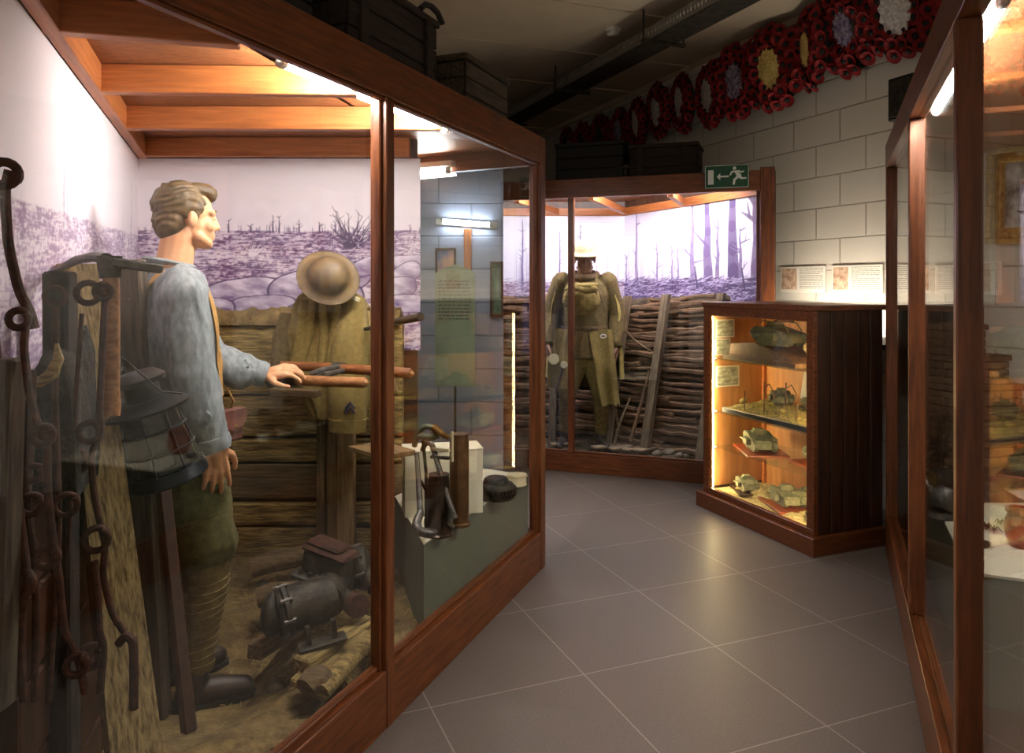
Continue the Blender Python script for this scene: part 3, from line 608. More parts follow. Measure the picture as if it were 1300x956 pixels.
def Kf(s, off, z): return frame(K(s,off,z), bd)
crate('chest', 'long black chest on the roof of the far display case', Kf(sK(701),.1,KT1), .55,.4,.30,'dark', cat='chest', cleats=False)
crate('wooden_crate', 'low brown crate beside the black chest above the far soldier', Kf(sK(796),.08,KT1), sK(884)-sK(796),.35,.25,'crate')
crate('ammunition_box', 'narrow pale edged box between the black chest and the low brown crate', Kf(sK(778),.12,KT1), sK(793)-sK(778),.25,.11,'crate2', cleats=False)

# ---------------------------------------------------------------- poppy wreaths along the block wall
pop = MB(); 
for k in range(4):                                               # four overlapping cupped petals
    a = k*PI/2; c, s = math.cos(a), math.sin(a); vs = []; fs = []
    for i in range(4):
        for j in range(5):
            r = .004+.030*i/3; th = a+(j-2)*.42; h = .004+.010*(i/3)**2+(.003 if j in (0,4) else 0)+k*.0008; vs.append(V((r*math.cos(th), r*math.sin(th), h)))
    for i in range(3):
        for j in range(4): q = i*5+j; fs.append((q,q+1,q+6,q+5))
    nn = len(vs); vs += [p+V((0,0,-.0018)) for p in vs]; fs += [tuple(x+nn for x in reversed(f)) for f in fs]
    rim = [0,1,2,3,4,9,14,19,18,17,16,15,10,5]; fs += [(rim[i],rim[(i+1)%14],rim[(i+1)%14]+nn,rim[i]+nn) for i in range(14)]
    pop.add(vs, fs)
popme = bpy.data.meshes.new('poppy'); popme.from_pydata([tuple(p) for p in pop.v], [], pop.f); popme.materials.append(M['poppy'])
cen = MB().lathe([(.013,.004),(.014,.012),(.008,.017)], seg=8); cenme = bpy.data.meshes.new('poppy_centre'); cenme.from_pydata([tuple(p) for p in cen.v], [], cen.f); cenme.materials.append(M['black'])
def wreath(u, v, size, badge, label, tilt=0, yaw=0, bs=.085):
    t_ = (u-650)/F; Y = (WX-.13)*math.sqrt(1.16)/(t_+.4); c = P(u, v, Y); rr = size/2*Y/F
    nrm = (-R(1,0)); nrm = (Matrix.Rotation(yaw,3,'Z')@nrm); z = (nrm+V((0,0,-tilt))).normalized(); x = V((0,0,1)).cross(z).normalized(); y = z.cross(x)
    m = Matrix((x,y,z)).transposed().to_4x4(); m.translation = c
    t = thing('poppy_wreath', label, 'wreath', mtx=m, group='red poppy wreaths along the top of the block wall')
    R0 = rr*.70; w = rr*.30
    obj('backing_ring', MB().tube([(R0*math.cos(a*PI/12),R0*math.sin(a*PI/12),-.010) for a in range(24)], w*1.05, 8, closed=True), 'leaf', t, local=m @ Matrix.Diagonal((1,1,.3,1)))
    rs = random.Random(int(u*7+v)); k = 0
    for ring, cnt, rad, tl in ((0, 17, R0+w*.85, .75), (1, 15, R0+w*.15, .2), (2, 10, R0-w*.65, -.35)):
        for i in range(cnt):
            a = 2*PI*(i+.5*ring)/cnt+rs.uniform(-.08,.08); p = V((rad*math.cos(a)+rs.uniform(-.01,.01), rad*math.sin(a)+rs.uniform(-.01,.01), .020+rs.uniform(0,.022)-(.016 if ring==0 else 0)))
            out = V((math.cos(a)*tl+rs.uniform(-.28,.28), math.sin(a)*tl+rs.uniform(-.28,.28), 1)).normalized()
            q = Matrix.Translation(p) @ out.to_track_quat('Z','Y').to_matrix().to_4x4() @ Matrix.Rotation(rs.uniform(0,PI),4,'Z') @ Matrix.Scale(rr*5.4,4)
            o = bpy.data.objects.new('poppy', popme); COL.objects.link(o); o.parent = t; o.matrix_basis = q
            e = bpy.data.objects.new('poppy_centre', cenme); COL.objects.link(e); e.parent = o
    lb = MB()
    for i in range(9):
        a = rs.uniform(0, 2*PI); r = R0+w; lb.tube([(math.cos(a)*(r-.05),math.sin(a)*(r-.05),.0),(math.cos(a)*(r+.0),math.sin(a)*(r+.0),.012),(math.cos(a+.1)*(r+.035),math.sin(a+.1)*(r+.035),.006)], [.008,.014,.002], 6, flat=.3)
    obj('leaves', lb, 'leaf', t, local=m)
    bs *= 1.25; n = 26; ol = [(bs*.84*(1+.09*math.cos(i*PI))*math.cos(2*PI*i/n), bs*1.25*(1+.09*math.cos(i*PI))*math.sin(2*PI*i/n)) for i in range(n)]
    mb = MB().add([V((x,y,.045)) for x,y in ol]+[V((x,y,.052)) for x,y in ol]+[V((0,0,.066))], [tuple(range(n-1,-1,-1))]+[(i,(i+1)%n,n+(i+1)%n,n+i) for i in range(n)]+[(n+i,n+(i+1)%n,2*n) for i in range(n)])
    bo = obj('badge', mb, badge, t, local=m, smooth=False)
    return t
W_ = [(1142,12,112,'silver','poppy wreath nearest the viewer, with a pale badge and dark sprigs',.25,.1,.10),
 (1076,36,108,'violet','poppy wreath with a dark violet badge, second from the tall narrow case',.3,.0,.07),
 (1030,62,96,'gold','poppy wreath turned edge-on with a dull gold badge',.1,-.40,.075),
 (981,87,98,'gold','poppy wreath with a shining gold badge',.15,.1,.095),
 (937,104,86,'violet','poppy wreath with a pale and violet badge just past the shining gold one',.1,.1,.09),
 (903,121,76,'silver','poppy wreath with a half hidden white badge, third past the shining gold one',.1,-.2,.09),
 (868,131,70,'silver','poppy wreath with a blue-white narrow badge above the low brown crate',.1,-.25,.09),
 (838,141,64,'silver','poppy wreath with a small grey badge above the middle of the low brown crate',.1,-.15,.09),
 (812,156,58,'silver','poppy wreath with a narrow pale badge over the edge of the black chest',.1,-.25,.085),
 (789,166,52,'violet','dim poppy wreath with a reddish badge behind the black chest',.1,0,.07),
 (765,171,48,'leaf','dark poppy wreath with no bright badge, behind the middle of the black chest',.1,0,.05),
 (742,178,42,'leaf','small dark poppy wreath near the far end of the row',.1,0,.05),
 (722,183,38,'leaf','farthest of the dark poppy wreaths along the wall',.1,0,.05)]
for w in W_: wreath(*w)

# ---------------------------------------------------------------- caption cards and painting on the block wall
def wallpt(u, v, off=.01): t_ = (u-650)/F; Y = (WX-off)*math.sqrt(1.16)/(t_+.4); return P(u, v, Y)
def wroom(p): return (p.y*CR-p.x*SR)                               # distance along the wall
def card(u0, u1, z0, z1, label, pic, picfrac):
    y0, y1 = wroom(wallpt(u1,300)), wroom(wallpt(u0,300))          # y1 far end
    cm = RM @ Matrix.Translation((WX-.012, y1, z0)); t = thing('caption_card', label, 'caption card', mtx=cm, group='caption cards along the block wall')
    w = y1-y0; h = z1-z0
    obj('card', MB().box((0,-w,0),(.011,0,h), bev=.002), 'paper', t, local=cm, smooth=False)
    if pic: obj('photograph', MB().box((-.0015,-w*picfrac,h*.12),(0.001,-.015,h*.93)), 'sepia', t, local=cm, smooth=False)
    tb = MB(); rs = random.Random(int(u0))
    for i in range(12):
        z = h*(.93-.068*i); y = -w*picfrac-.03
        while y > -w+.03:
            l = rs.uniform(.012,.045); e = max(y-l, -w+.02); tb.box((-.001,e,z-.004),(0.001,y,z)); y = e-.006
            if rs.random() < .04: break
    obj('printed_text', tb, 'ink2', t, local=cm, smooth=False)
zt, zb = wallpt(1060,337).z, wallpt(1060,372).z
card(991,1048,zb,zt,'white caption card with a pale sepia photograph, beside the far case corner post','sepia',.38)
card(1056,1121,zb,zt,'white caption card with a sepia photograph of a vehicle, above the small lit cabinet','sepia',.34)
card(1174,1206,zb,zt,'white caption card seen through glass between the two near posts of the tall narrow case','sepia',.62)
card(1243,1272,zb,zt,'white caption card with reddish photograph below the gilt framed painting','sepia',.5)
led = RM @ Matrix.Translation((WX-.025, 5.6, .985)); 
y0, y1 = wroom(wallpt(1258,250)), wroom(wallpt(1258,250))-.78
zt, zb = 2.225, 1.70
fm = RM @ Matrix.Translation((WX-.05, y0, zb)) @ Matrix.Rotation(.02,4,'X'); t = thing('framed_painting', 'gilt framed oil painting of a ship on the wall inside the tall narrow case', 'painting', mtx=fm)
w_, h_ = .78, zt-zb; fr = MB()
for k, (a0, b0, d0) in enumerate(((0,.03,.045),(.03,.055,.03),(.055,.085,.04))):
    fr.box((-d0+.03,-w_+a0,a0),(.04,-w_+b0,h_-a0), bev=.004); fr.box((-d0+.03,-b0,a0),(.04,-a0,h_-a0), bev=.004); fr.box((-d0+.03,-w_+a0,a0),(.04,-a0,b0), bev=.004); fr.box((-d0+.03,-w_+a0,h_-b0),(.04,-a0,h_-a0), bev=.004)
obj('frame', fr, 'gilt', t, local=fm, smooth=False)
obj('canvas', MB().box((.025,-w_+.08,.08),(.032,-.08,h_-.08)), 'paint', t, local=fm, smooth=False)
shp = MB(); shp.prism([(-.17,.20),(-.14,.17),(-.02,.165),(.03,.2),(.0,.195),(-.12,.195)], .002)
for x, h1 in ((-.12,.33),(-.07,.36),(-.03,.31)): shp.prism([(x,.19),(x+.006,.19),(x+.004,h1),(x+.002,h1)], .002); shp.prism([(x-.022,h1-.09),(x+.025,h1-.09),(x+.016,h1-.025),(x-.012,h1-.02)], .002)
obj('painted_ship', shp, 'tank_brown', t, local=fm @ Matrix.Translation((.0235,-.18,-.02)) @ Matrix.Rotation(PI/2,4,'Z'), smooth=False)
# small black loudspeaker on the wall over the narrow case
p = wallpt(1160,128,.1); sm = RM @ Matrix.Translation((WX-.215, wroom(p), p.z-.12))
t = thing('loudspeaker', 'small black box loudspeaker on the block wall above the narrow case', 'loudspeaker', mtx=sm)
obj('cabinet', MB().box((0,-.09,0),(.17,.09,.26), bev=.008), 'dark', t, local=sm, smooth=False)
obj('grille', MB().box((-.006,-.075,.02),(0,.075,.24), bev=.003), 'iron', t, local=sm, smooth=False)
obj('bracket', MB().box((.17,-.02,.1),(.2,.02,.16)), 'iron', t, local=sm, smooth=False)

# ---------------------------------------------------------------- small lit cabinet
CX0, CX1, CY0, CY1, CH = 3.055, 3.565, 3.215, 4.205, 1.36
cab = thing('display_cabinet', 'small dark wooden cabinet with a lit glass front showing model tanks', 'display cabinet', mtx=RM @ Matrix.Translation((CX0,CY0,0)))
def cb(name, lo, hi, m, bev=.003, parent=None, label=None): return obj(name, MB().box(lo, hi, bev=bev), m, parent or cab, local=RM.copy(), smooth=False, label=label)
cb('plinth', (CX0-.035,CY0-.035,0),(CX1,CY1+.035,.10),'wood')
cb('top_board', (CX0-.01,CY0-.01,CH-.03),(CX1+.01,CY1+.01,CH),'wood')
cb('top_rail', (CX0,CY0,1.27),(CX0+.03,CY1,CH-.03),'wood'); cb('bottom_rail', (CX0,CY0,.10),(CX0+.03,CY1,.135),'wood')
cb('stile', (CX0,CY0,.135),(CX0+.03,CY0+.055,1.27),'wood'); cb('stile', (CX0,CY1-.05,.135),(CX0+.03,CY1,1.27),'wood')
for i in range(5):
    w = (CX1-CX0-.03)/5; cb('side_board', (CX0+.03+i*w,CY0,.10),(CX0+.03+(i+1)*w-.004,CY0+.02,CH-.03),'panelwood')
    cb('side_board', (CX0+.03+i*w,CY1-.02,.10),(CX0+.03+(i+1)*w-.004,CY1,CH-.03),'panelwood')
cb('lining', (CX0+.032,CY1-.03,.135),(CX1-.03,CY1-.021,CH-.03),'cabinside',0); cb('lining', (CX0+.032,CY0+.021,.135),(CX1-.03,CY0+.03,CH-.03),'cabinside',0)
cb('back_board', (CX1-.03,CY0+.02,.10),(CX1,CY1-.02,CH-.03),'cabinside',0); cb('floor_board', (CX0+.03,CY0+.03,.10),(CX1-.03,CY1-.03,.118),'sand',0)
cb('corner_batten', (CX1-.055,CY1-.055,.118),(CX1-.03,CY1-.03,CH-.03),'joist'); 
cb('glass_door', (CX0+.011,CY0+.055,.135),(CX0+.016,CY1-.05,1.27),'glass',0)
SHZ = (.99,.64,.405)
for z in SHZ: cb('glass_shelf', (CX0+.05,CY0+.035,z-.008),(CX1-.04,CY1-.035,z),'shelfglass',0)
for z in SHZ:
    for y in (CY0+.035, CY1-.045): cb('shelf_clip', (CX0+.06,y,z-.02),(CX0+.08,y+.01,z-.008),'steel',0)
ls = thing('led_strip', 'warm glowing light strip up the inner front corner of the small cabinet', 'light', mtx=RM @ Matrix.Translation((CX0+.04,CY1-.045,.14)))
obj('glowing_strip', MB().box((CX0+.034,CY1-.052,.14),(CX0+.042,CY1-.044,1.26)), 'led', ls, local=RM.copy(), smooth=False)
obj('channel', MB().box((CX0+.031,CY1-.054,.14),(CX0+.034,CY1-.042,1.26)).box((CX0+.031,CY1-.044,.14),(CX0+.044,CY1-.042,1.26)), 'steel', ls, local=RM.copy(), smooth=False)
ls = thing('led_strip', 'warm light strip hidden behind the near stile of the small cabinet', 'light', mtx=RM @ Matrix.Translation((CX0+.04,CY0+.045,.14)))
obj('glowing_strip', MB().box((CX0+.034,CY0+.04,.14),(CX0+.042,CY0+.048,1.26)), 'led', ls, local=RM.copy(), smooth=False)
obj('channel', MB().box((CX0+.031,CY0+.038,.14),(CX0+.034,CY0+.05,1.26)), 'steel', ls, local=RM.copy(), smooth=False)

def cabm(x, y, z, rot=0): return RM @ Matrix.Translation((x,y,z)) @ Matrix.Rotation(rot,4,'Z')
def tank(label, m, s=1.0, mt='tank', base='redbase', bw=.24, bl=.32, turret=False, rail_=False, up=.0):
    """rhomboid tank: local X forward"""
    t = thing('model_tank', label, 'model tank', mtx=m, group='model tanks in the small lit cabinet'); z0 = 0
    if base: obj('base', MB().box((-bl/2,-bw/2,0),(bl/2,bw/2,.014), bev=.003), base, t, local=m, smooth=False); z0 = .014; obj('name_plate', MB().box((-.03,-bw/2+.006,.014),(.03,-bw/2+.016,.0155)), 'brass', t, local=m, smooth=False)
    rh = [(-.115,.03),(-.085,.006),(.06,.004),(.115,.04),(.125,.062),(.10,.084),(.04,.088),(-.07,.062),(-.108,.048)]
    tm = m @ Matrix.Translation((0,0,z0)) @ Matrix.Scale(s,4)
    for y in (-.05,.05):
        tr = MB().prism(rh, .024, Matrix.Translation((0,y,0)))
        n = len(rh)
        for i in range(n):                                        # raised track plates round the outline
            a_, b_ = V((rh[i][0],y,rh[i][1])), V((rh[(i+1)%n][0],y,rh[(i+1)%n][1])); k = max(1,int((b_-a_).length/.014))
            for j in range(k): p = a_.lerp(b_,(j+.5)/k); tr.box((-.0045,-.014,-.003),(.0045,.014,.003), frame(p,(b_-a_)))
        obj('track', tr, mt, t, local=tm, smooth=False)
    obj('hull', MB().prism([(-.1,.018),(.075,.018),(.1,.045),(.085,.068),(.045,.098),(.01,.1),(.005,.08),(-.08,.062)], .078), mt, t, local=tm, smooth=False)
    cab_ = MB().box((.01,-.03,.085),(.055,.03,.112), bev=.004); obj('cab', cab_, mt, t, local=tm, smooth=False)
    for sg in (-1,1):
        sp_ = MB().prism([(-.03,.028),(.035,.028),(.045,.045),(.035,.066),(-.03,.062)], .03, Matrix.Translation((0,sg*.072,0))); sp_.tube([(.03,sg*.08,.048),(.085,sg*.088,.05)], .005, 8); obj('sponson', sp_, mt, t, local=tm, smooth=False)
    if rail_: 
        rb = MB()
        for y in (-.045,.045): rb.tube([(-.08,y,.07),(-.05,y,.105),(.06,y,.115),(.10,y,.09)], .003, 6)
        obj('unditching_rail', rb, mt, t, local=tm)
        obj('beam', MB().box((-.03,-.06,.108),(-.012,.06,.12), bev=.002), 'tank_brown', t, local=tm, smooth=False)
    return t
# bottom
tank('small grey model tank on a dark base at the far end of the cabinet floor', cabm(CX0+.20,CY1-.20,.125,1.2), .8,'tank','panelwood',.17,.24)
tank('grey green model tank on a red base in the middle of the cabinet floor', cabm(CX0+.22,3.66,.122,1.25), 1.0,'tank','redbase',.24,.34)
tank('model tank standing on sand at the back of the cabinet floor', cabm(CX1-.18,3.55,.14,2.0), 1.0,'tank',None)
tank('small dark model tank by the near stile on the cabinet floor', cabm(CX0+.12,3.33,.122,1.0), .6,'tank_dark',None)
def mound(name, label, m, lx, ly, h, mt, seed=0, cat='model terrain', nx=22):
    vs = []; fs = []; rs = np.random.RandomState(seed)
    for j in range(nx+1):
        for i in range(nx+1):
            x = -lx/2+lx*i/nx; y = -ly/2+ly*j/nx; e = (1-(2*abs(x)/lx)**4)*(1-(2*abs(y)/ly)**4)
            vs.append((x, y, .002+e*h*(.25+1.3*mnoise.noise((x*9+seed, y*9, 3.1))**1*.5+.35*abs(mnoise.noise((x*30, y*30, seed)))+.25)))
    for j in range(nx):
        for i in range(nx): q = j*(nx+1)+i; fs.append((q,q+1,q+nx+2,q+nx+1))
    b = len(vs); vs += [(-lx/2,-ly/2,0),(lx/2,-ly/2,0),(lx/2,ly/2,0),(-lx/2,ly/2,0)]; fs.append((b+3,b+2,b+1,b))
    vs = [V(v) for v in vs]; fs += [tuple([b,b+1]+[i for i in range(nx,-1,-1)]), tuple([b+2,b+3]+[nx*(nx+1)+i for i in range(0,nx+1)]), tuple([b+1,b+2]+[i*(nx+1)+nx for i in range(nx,-1,-1)]), tuple([b+3,b]+[i*(nx+1) for i in range(0,nx+1)])]
    return obj(name, MB().add(vs, fs), mt, local=m)
o = mound('sand_mound','', cabm(CX0+.31,3.82,.118,.2), .3,.62,.075,'sand',2); tag(o,'pale sand mound between the model tanks on the cabinet floor','model terrain')
o = mound('sand_mound','', cabm(CX0+.16,3.42,.118,.0), .2,.25,.035,'sand',5); tag(o,'pale sand patch by the near corner of the cabinet floor','model terrain')
# third shelf
tank('pale camouflaged model tank alone on a red base on the lowest glass shelf', cabm(CX0+.22,CY1-.30,SHZ[2],1.15), 1.15,'tank','redbase',.26,.36)
tank('model tank on a red base near the stile on the lowest glass shelf', cabm(CX0+.30,3.42,SHZ[2],1.5), 1.1,'tank','redbase',.26,.36)
# second shelf: battlefield diorama in a black tray
dm = cabm(CX0+.26, 3.68, SHZ[1]); t = thing('battlefield_model','scrubby battlefield model in a black tray on the middle shelf','model','',mtx=dm) if False else thing('battlefield_model','scrubby battlefield model in a black tray on the middle shelf','model',mtx=dm)
obj('tray', MB().box((-.19,-.42,0),(.19,.42,.03),bev=.003), 'traybase', t, local=dm, smooth=False)
g = mound('terrain','', dm @ Matrix.Translation((0,0,.028)), .36,.82,.08,'scrub',9,nx=40); g.parent = t; g.matrix_parent_inverse = WM[t.name].inverted()
for x, y, h in ((-.17,.22,.12),(-.16,.05,.20),(-.02,.02,.19),(-.15,-.22,.10)):
    mb = MB().tube([(x,y,.04),(x+.003,y,.04+h)], .004, 6); 
    if h > .15: mb.tube([(x+.003,y,.04+h*.8),(x,y-.05,.04+h*.95),(x,y-.09,.04+h*.7),(x,y-.085,.04+h*.5)], .0035, 6)
    obj('post', mb, 'tank_brown', t, local=dm)
rs = random.Random(4)
for i in range(14):
    x, y = rs.uniform(-.16,.16), rs.uniform(-.38,.38); obj('bush', MB().ell((x,y,.075),(.025,.03,.02)).ell((x+.02,y+.01,.08),(.018,.02,.018)), 'scrub', t, local=dm)
for x, y, r in ((.02,.1,1.0),(.05,-.2,1.7)): tank('dark model tank in the scrub of the battlefield model, '+('beside the tall posts' if y > 0 else 'close to the near stile'), dm @ Matrix.Translation((x,y,.085)) @ Matrix.Rotation(r,4,'Z'), .85,'tank_dark',None)
# top shelf
bx = thing('model_plinth', 'dark brown sloping plinth under the large model tank on the top shelf', 'plinth', mtx=cabm(CX0+.3,3.72,SHZ[0]))
bm_ = cabm(CX0+.26,3.78,SHZ[0]); bx.matrix_world = bm_; WM[bx.name] = bm_.copy()
obj('plinth_body', MB().box((-.2,-.36,0),(.2,.30,.03),bev=.004).prism([(-.30,.03),(.30,.03),(.28,.10),(.05,.12),(-.25,.05)], .30, Matrix.Rotation(PI/2,4,'Z')), 'tank_brown', bx, local=bm_, smooth=False)
tank('large dark model tank with roof rails at the top of the cabinet', cabm(CX0+.22,3.72,SHZ[0]+.105,1.75), 1.35,'tank_dark',None,rail_=True)
tank('sand coloured model tank near the stile on the top shelf', cabm(CX0+.25,3.40,SHZ[0]+.06,1.4), .9,'sand',None)
def photo(label, m, w, h, mt='photo', curl=0):
    t = thing('photograph', label, 'photograph', mtx=m, group='photographs standing in the small lit cabinet')
    n = 10; vs = []; fs = []
    for i in range(n+1):
        x = w*(i/n-.5); y = curl*(x/w*2)**2
        for z in (0, h): vs += [V((x,y,z)), V((x,y+.002,z))]
    for i in range(n): q = i*4; fs += [(q,q+4,q+6,q+2),(q+1,q+3,q+7,q+5),(q,q+1,q+5,q+4),(q+2,q+6,q+7,q+3)]
    fs += [(0,2,3,1),(n*4,n*4+1,n*4+3,n*4+2)]
    obj('card', MB().add(vs,fs), 'paper', t, local=m, smooth=False)
    vs2 = [V((v.x*.9, v.y-.0012 if i%2==0 else v.y-.0006, .06*h+v.z*.88)) for i, v in enumerate(vs)]
    obj('picture', MB().add(vs2,fs), mt, t, local=m, smooth=False)
    return t
fd = Matrix.Rotation(-PI/2,4,'Z')
Lc = lambda x,z: RM @ Matrix.Translation((x, CY1-.036, z))            # on the far side lining, facing the near stile
photo('photograph pinned high on the orange lining beside the light strip', Lc(CX0+.15,SHZ[0]+.13), .15,.12)
photo('narrow photograph pinned just above the top shelf on the orange lining', Lc(CX0+.13,SHZ[0]+.012), .12,.11)
photo('photograph pinned below the top shelf on the orange lining', Lc(CX0+.17,SHZ[1]+.15), .19,.14)
photo('curled coloured print standing behind the battlefield model', cabm(CX1-.08,3.66,SHZ[1]+.12,-PI/2+.25) @ Matrix.Rotation(-.25,4,'X'), .24,.17,'photo2',.035)
# ---------------------------------------------------------------- ground inside the cases
def inside(poly, x, y):
    c = False; n = len(poly)
    for i in range(n):
        (x0,y0),(x1,y1) = poly[i], poly[(i+1)%n]
        if (y0 > y) != (y1 > y) and x < (x1-x0)*(y-y0)/(y1-y0)+x0: c = not c
    return c
def ground(name, poly, zf, m, step=.03):
    xs = [p[0] for p in poly]; ys = [p[1] for p in poly]; vs = []; fs = []; idx = {}
    nx = int((max(xs)-min(xs))/step)+1; ny = int((max(ys)-min(ys))/step)+1; x0, y0 = min(xs), min(ys)
    for j in range(ny):
        for i in range(nx):
            cx, cy = x0+(i+.5)*step, y0+(j+.5)*step
            if not inside(poly, cx, cy): continue
            q = []
            for a, b in ((i,j),(i+1,j),(i+1,j+1),(i,j+1)):
                if (a,b) not in idx: x, y = x0+a*step, y0+b*step; idx[(a,b)] = len(vs); vs.append(V((x,y,zf(x,y))))
                q.append(idx[(a,b)])
            fs.append(tuple(q))
    n = len(vs); vs += [V((p.x,p.y,.01)) for p in vs]; top = list(fs); fs += [tuple(n+i for i in reversed(f)) for f in top]
    cnt = {}
    for f in top:
        for i in range(4): e = (f[i], f[(i+1)%4]); cnt[e] = 1
    for (a,b) in cnt:
        if (b,a) not in cnt: fs.append((b,a,n+a,n+b))
    return obj(name, MB().add(vs,fs), m, local=Matrix.Identity(4))
def g1(x, y):                                                    # trodden hollow where the mannequin stands
    k = max(0, min(1, (math.hypot(x+1.10, y-2.62)-.20)/.25)); k = k*k*(3-2*k); return g0(x, y)*k+(.056+.006*mnoise.noise((x*20,y*20,1)))*(1-k)
def g0(x, y): return .135+.05*mnoise.noise((x*3,y*3,.3))+.02*mnoise.noise((x*11,y*11,2))+.008*mnoise.noise((x*34,y*34,5))+.07*max(0,min(1,(y-3.1)/.4))
a0, a1 = L(-2.95,.1,0), L(-.08,.10,0)
gp = [(a0.x-.02,a0.y),(a1.x,a1.y),(EX.x+.05,EX.y-.04),(-.47,BY+.03),(K1.x+.04,BY-.01),(K0.x+.05,K0.y)]
o = ground('trench_earth', gp, g1, 'earth', .025); tag(o,'rough trodden earth floor of the trench scene in the large case','earth',kind='stuff')
def g3(x, y): return .12+.05*mnoise.noise((x*3,y*3,1.3))+.035*mnoise.noise((x*10,y*10,2))+.012*mnoise.noise((x*30,y*30,5))
k0, k1 = K(-BLEN+.05,.07,0), K(-.12,.07,0); o = ground('trench_rubble', [(k0.x,k0.y),(k1.x,k1.y),(KC.x,KC.y-.02),(KC.x-2.55,KC.y-.02)], g3, 'earth2', .035); tag(o,'dark rubble floor of the trench around the helmeted soldier','earth',kind='stuff')
# straw scattered on the earth
st = MB(); rs = random.Random(2)
for i in range(260):
    x, y = rs.uniform(-1.35,-.35), rs.uniform(2.5,3.5)
    if not inside(gp,x,y): continue
    a = rs.uniform(0,PI); l = rs.uniform(.02,.07); z = g1(x,y)+.006; st.tube([(x,y,z),(x+math.cos(a)*l,y+math.sin(a)*l,g1(x+math.cos(a)*l,y+math.sin(a)*l)+.006)], .0013, 4)
o = obj('straw', st, 'straw'); tag(o,'loose straw scattered over the earth by the old pump','straw',kind='stuff')
rs = random.Random(12)
def rock(c, r, m='stone', sq=.7):
    mb = MB().ell((0,0,0),(r,r*rs.uniform(.7,1.2),r*sq),seg=9,rings=6); sd = rs.uniform(0,50)
    mb.v = [v*(1+.35*mnoise.noise((v.x/r+sd,v.y/r,v.z/r))) for v in mb.v]; mb.v = [v+V(c) for v in mb.v]; return obj('stone', mb, m)
for i, (u,v) in enumerate(((440,838),(470,720),(333,745),(480,700),(466,795),(350,850),(478,760),(318,700))):
    Y = 1.33*F/(v-360); p = P(u,v,Y); r = rs.uniform(.02,.038); o = rock((p.x,p.y,g1(p.x,p.y)+r*.4), r); tag(o,'small grey brown lump of rubble on the earth around the old pump','stone',group='lumps of rubble around the old pump')
for i, (u,v) in enumerate(((712,590),(740,588),(752,570),(835,588),(850,592),(862,589),(872,600),(845,578),(690,585),(800,560),(728,560),(768,590),(830,574),(708,572),(856,582))):
    r = rs.uniform(.03,.05); Y = max(1.34*F/(v-360), BR0.y+bd.y*sK(u)+.14+rs.uniform(0,.12)); p = P(u,v,Y); o = rock((p.x,p.y,g3(p.x,p.y)+r*.4), r); tag(o,'dark stone lying in the rubble of the far trench floor','stone',group='stones on the far trench floor')

# ---------------------------------------------------------------- plank revetment behind the first mannequin
rv = thing('plank_revetment', 'wall of thick weathered planks lining the trench behind the mannequin', 'revetment', (-1.1,3.6,.15))
PY = 3.58; pz = [(.14,.33),(.335,.45),(.455,.63),(.635,.75),(.755,.95),(.955,1.07),(1.075,1.30)]
rs = random.Random(3)
for i, (z0, z1) in enumerate(pz):
    xl, xr = -1.74, -.52; mb = MB(); n = 26; tl = rs.uniform(-.008,.012); vs = []
    for k in range(n+1):
        x = xl+(xr-xl)*k/n; zt_ = z1-.006+tl*(k/n-.5)*2+.006*mnoise.noise((x*4,i,0))+.003*mnoise.noise((x*22,i,0)); zb_ = z0+.003+tl*(k/n-.5)+.006*mnoise.noise((x*4,i,9))
        yf = PY-.02*mnoise.noise((x*2,i,4))-(i%2)*.008; vs += [V((x,yf+.006,zb_)),V((x,yf,zb_+.012)),V((x,yf,zt_-.012)),V((x,yf+.008,zt_)),V((x,yf+.06,zt_)),V((x,yf+.06,zb_))]
    fs = []
    for k in range(n):
        for j in range(6): a_ = k*6+j; b_ = k*6+(j+1)%6; fs.append((a_,b_,b_+6,a_+6))
    fs += [(0,1,2,3,4,5)[::-1], tuple(n*6+j for j in range(6))]; mb.add(vs,fs)
    c = V((xl,PY,(z0+z1)/2)); mb.v = [v-c for v in mb.v]; obj('plank', mb, 'oldtimber' if i != 2 else 'oldtimber_dark', rv, local=Matrix.Translation(c), smooth=False)
# earth banked on top of the planks
def bank(name, pts, w, h, m, label, n=90, k=10, seed=0):
    pts = [V(p) for p in pts]; vs = []; fs = []; tot = [(pts[i+1]-pts[i]).length for i in range(len(pts)-1)]; T = sum(tot)
    for i in range(n+1):
        d = T*i/n; j = 0
        while j < len(tot)-1 and d > tot[j]: d -= tot[j]; j += 1
        p = pts[j].lerp(pts[j+1], min(1,d/tot[j])); dr = (pts[j+1]-pts[j]).normalized(); nn = V((-dr.y,dr.x,0))
        for q in range(k+1):
            a = PI*q/k; hh = h*(.88+.22*mnoise.noise((i*.18,seed,q*.3))+.08*mnoise.noise((i*.9,seed,q)))+.02*mnoise.noise((i*.5,seed,q*.7)); vs.append(p+nn*math.cos(a)*w*(1+.2*mnoise.noise((i*.4,q,seed)))+V((0,0,math.sin(a)*hh)))
    for i in range(n):
        for q in range(k): a_ = i*(k+1)+q; fs.append((a_,a_+1,a_+k+2,a_+k+1))
        fs.append((i*(k+1),(i+1)*(k+1),(i+1)*(k+1)+k,i*(k+1)+k))
    fs.append(tuple(range(k+1))); fs.append(tuple(n*(k+1)+q for q in range(k,-1,-1)))
    o = obj(name, MB().add(vs,fs), m); return tag(o,label,'earth bank')
bank('earth_bank', [(-1.72,3.62,1.285),(-.53,3.62,1.285)], .075,.085,'earth','crumbly earth heaped along the top of the thick planks',seed=2)
bank('earth_bank', [(-1.66,3.5,1.0),(-1.42,2.75,1.0),(-1.17,2.12,1.0),(-1.02,1.66,1.0)], .055,.40,'shadowearth','earth bank coloured dark for shade behind the spotted timber and iron pickets',seed=7)
bm2 = MB()
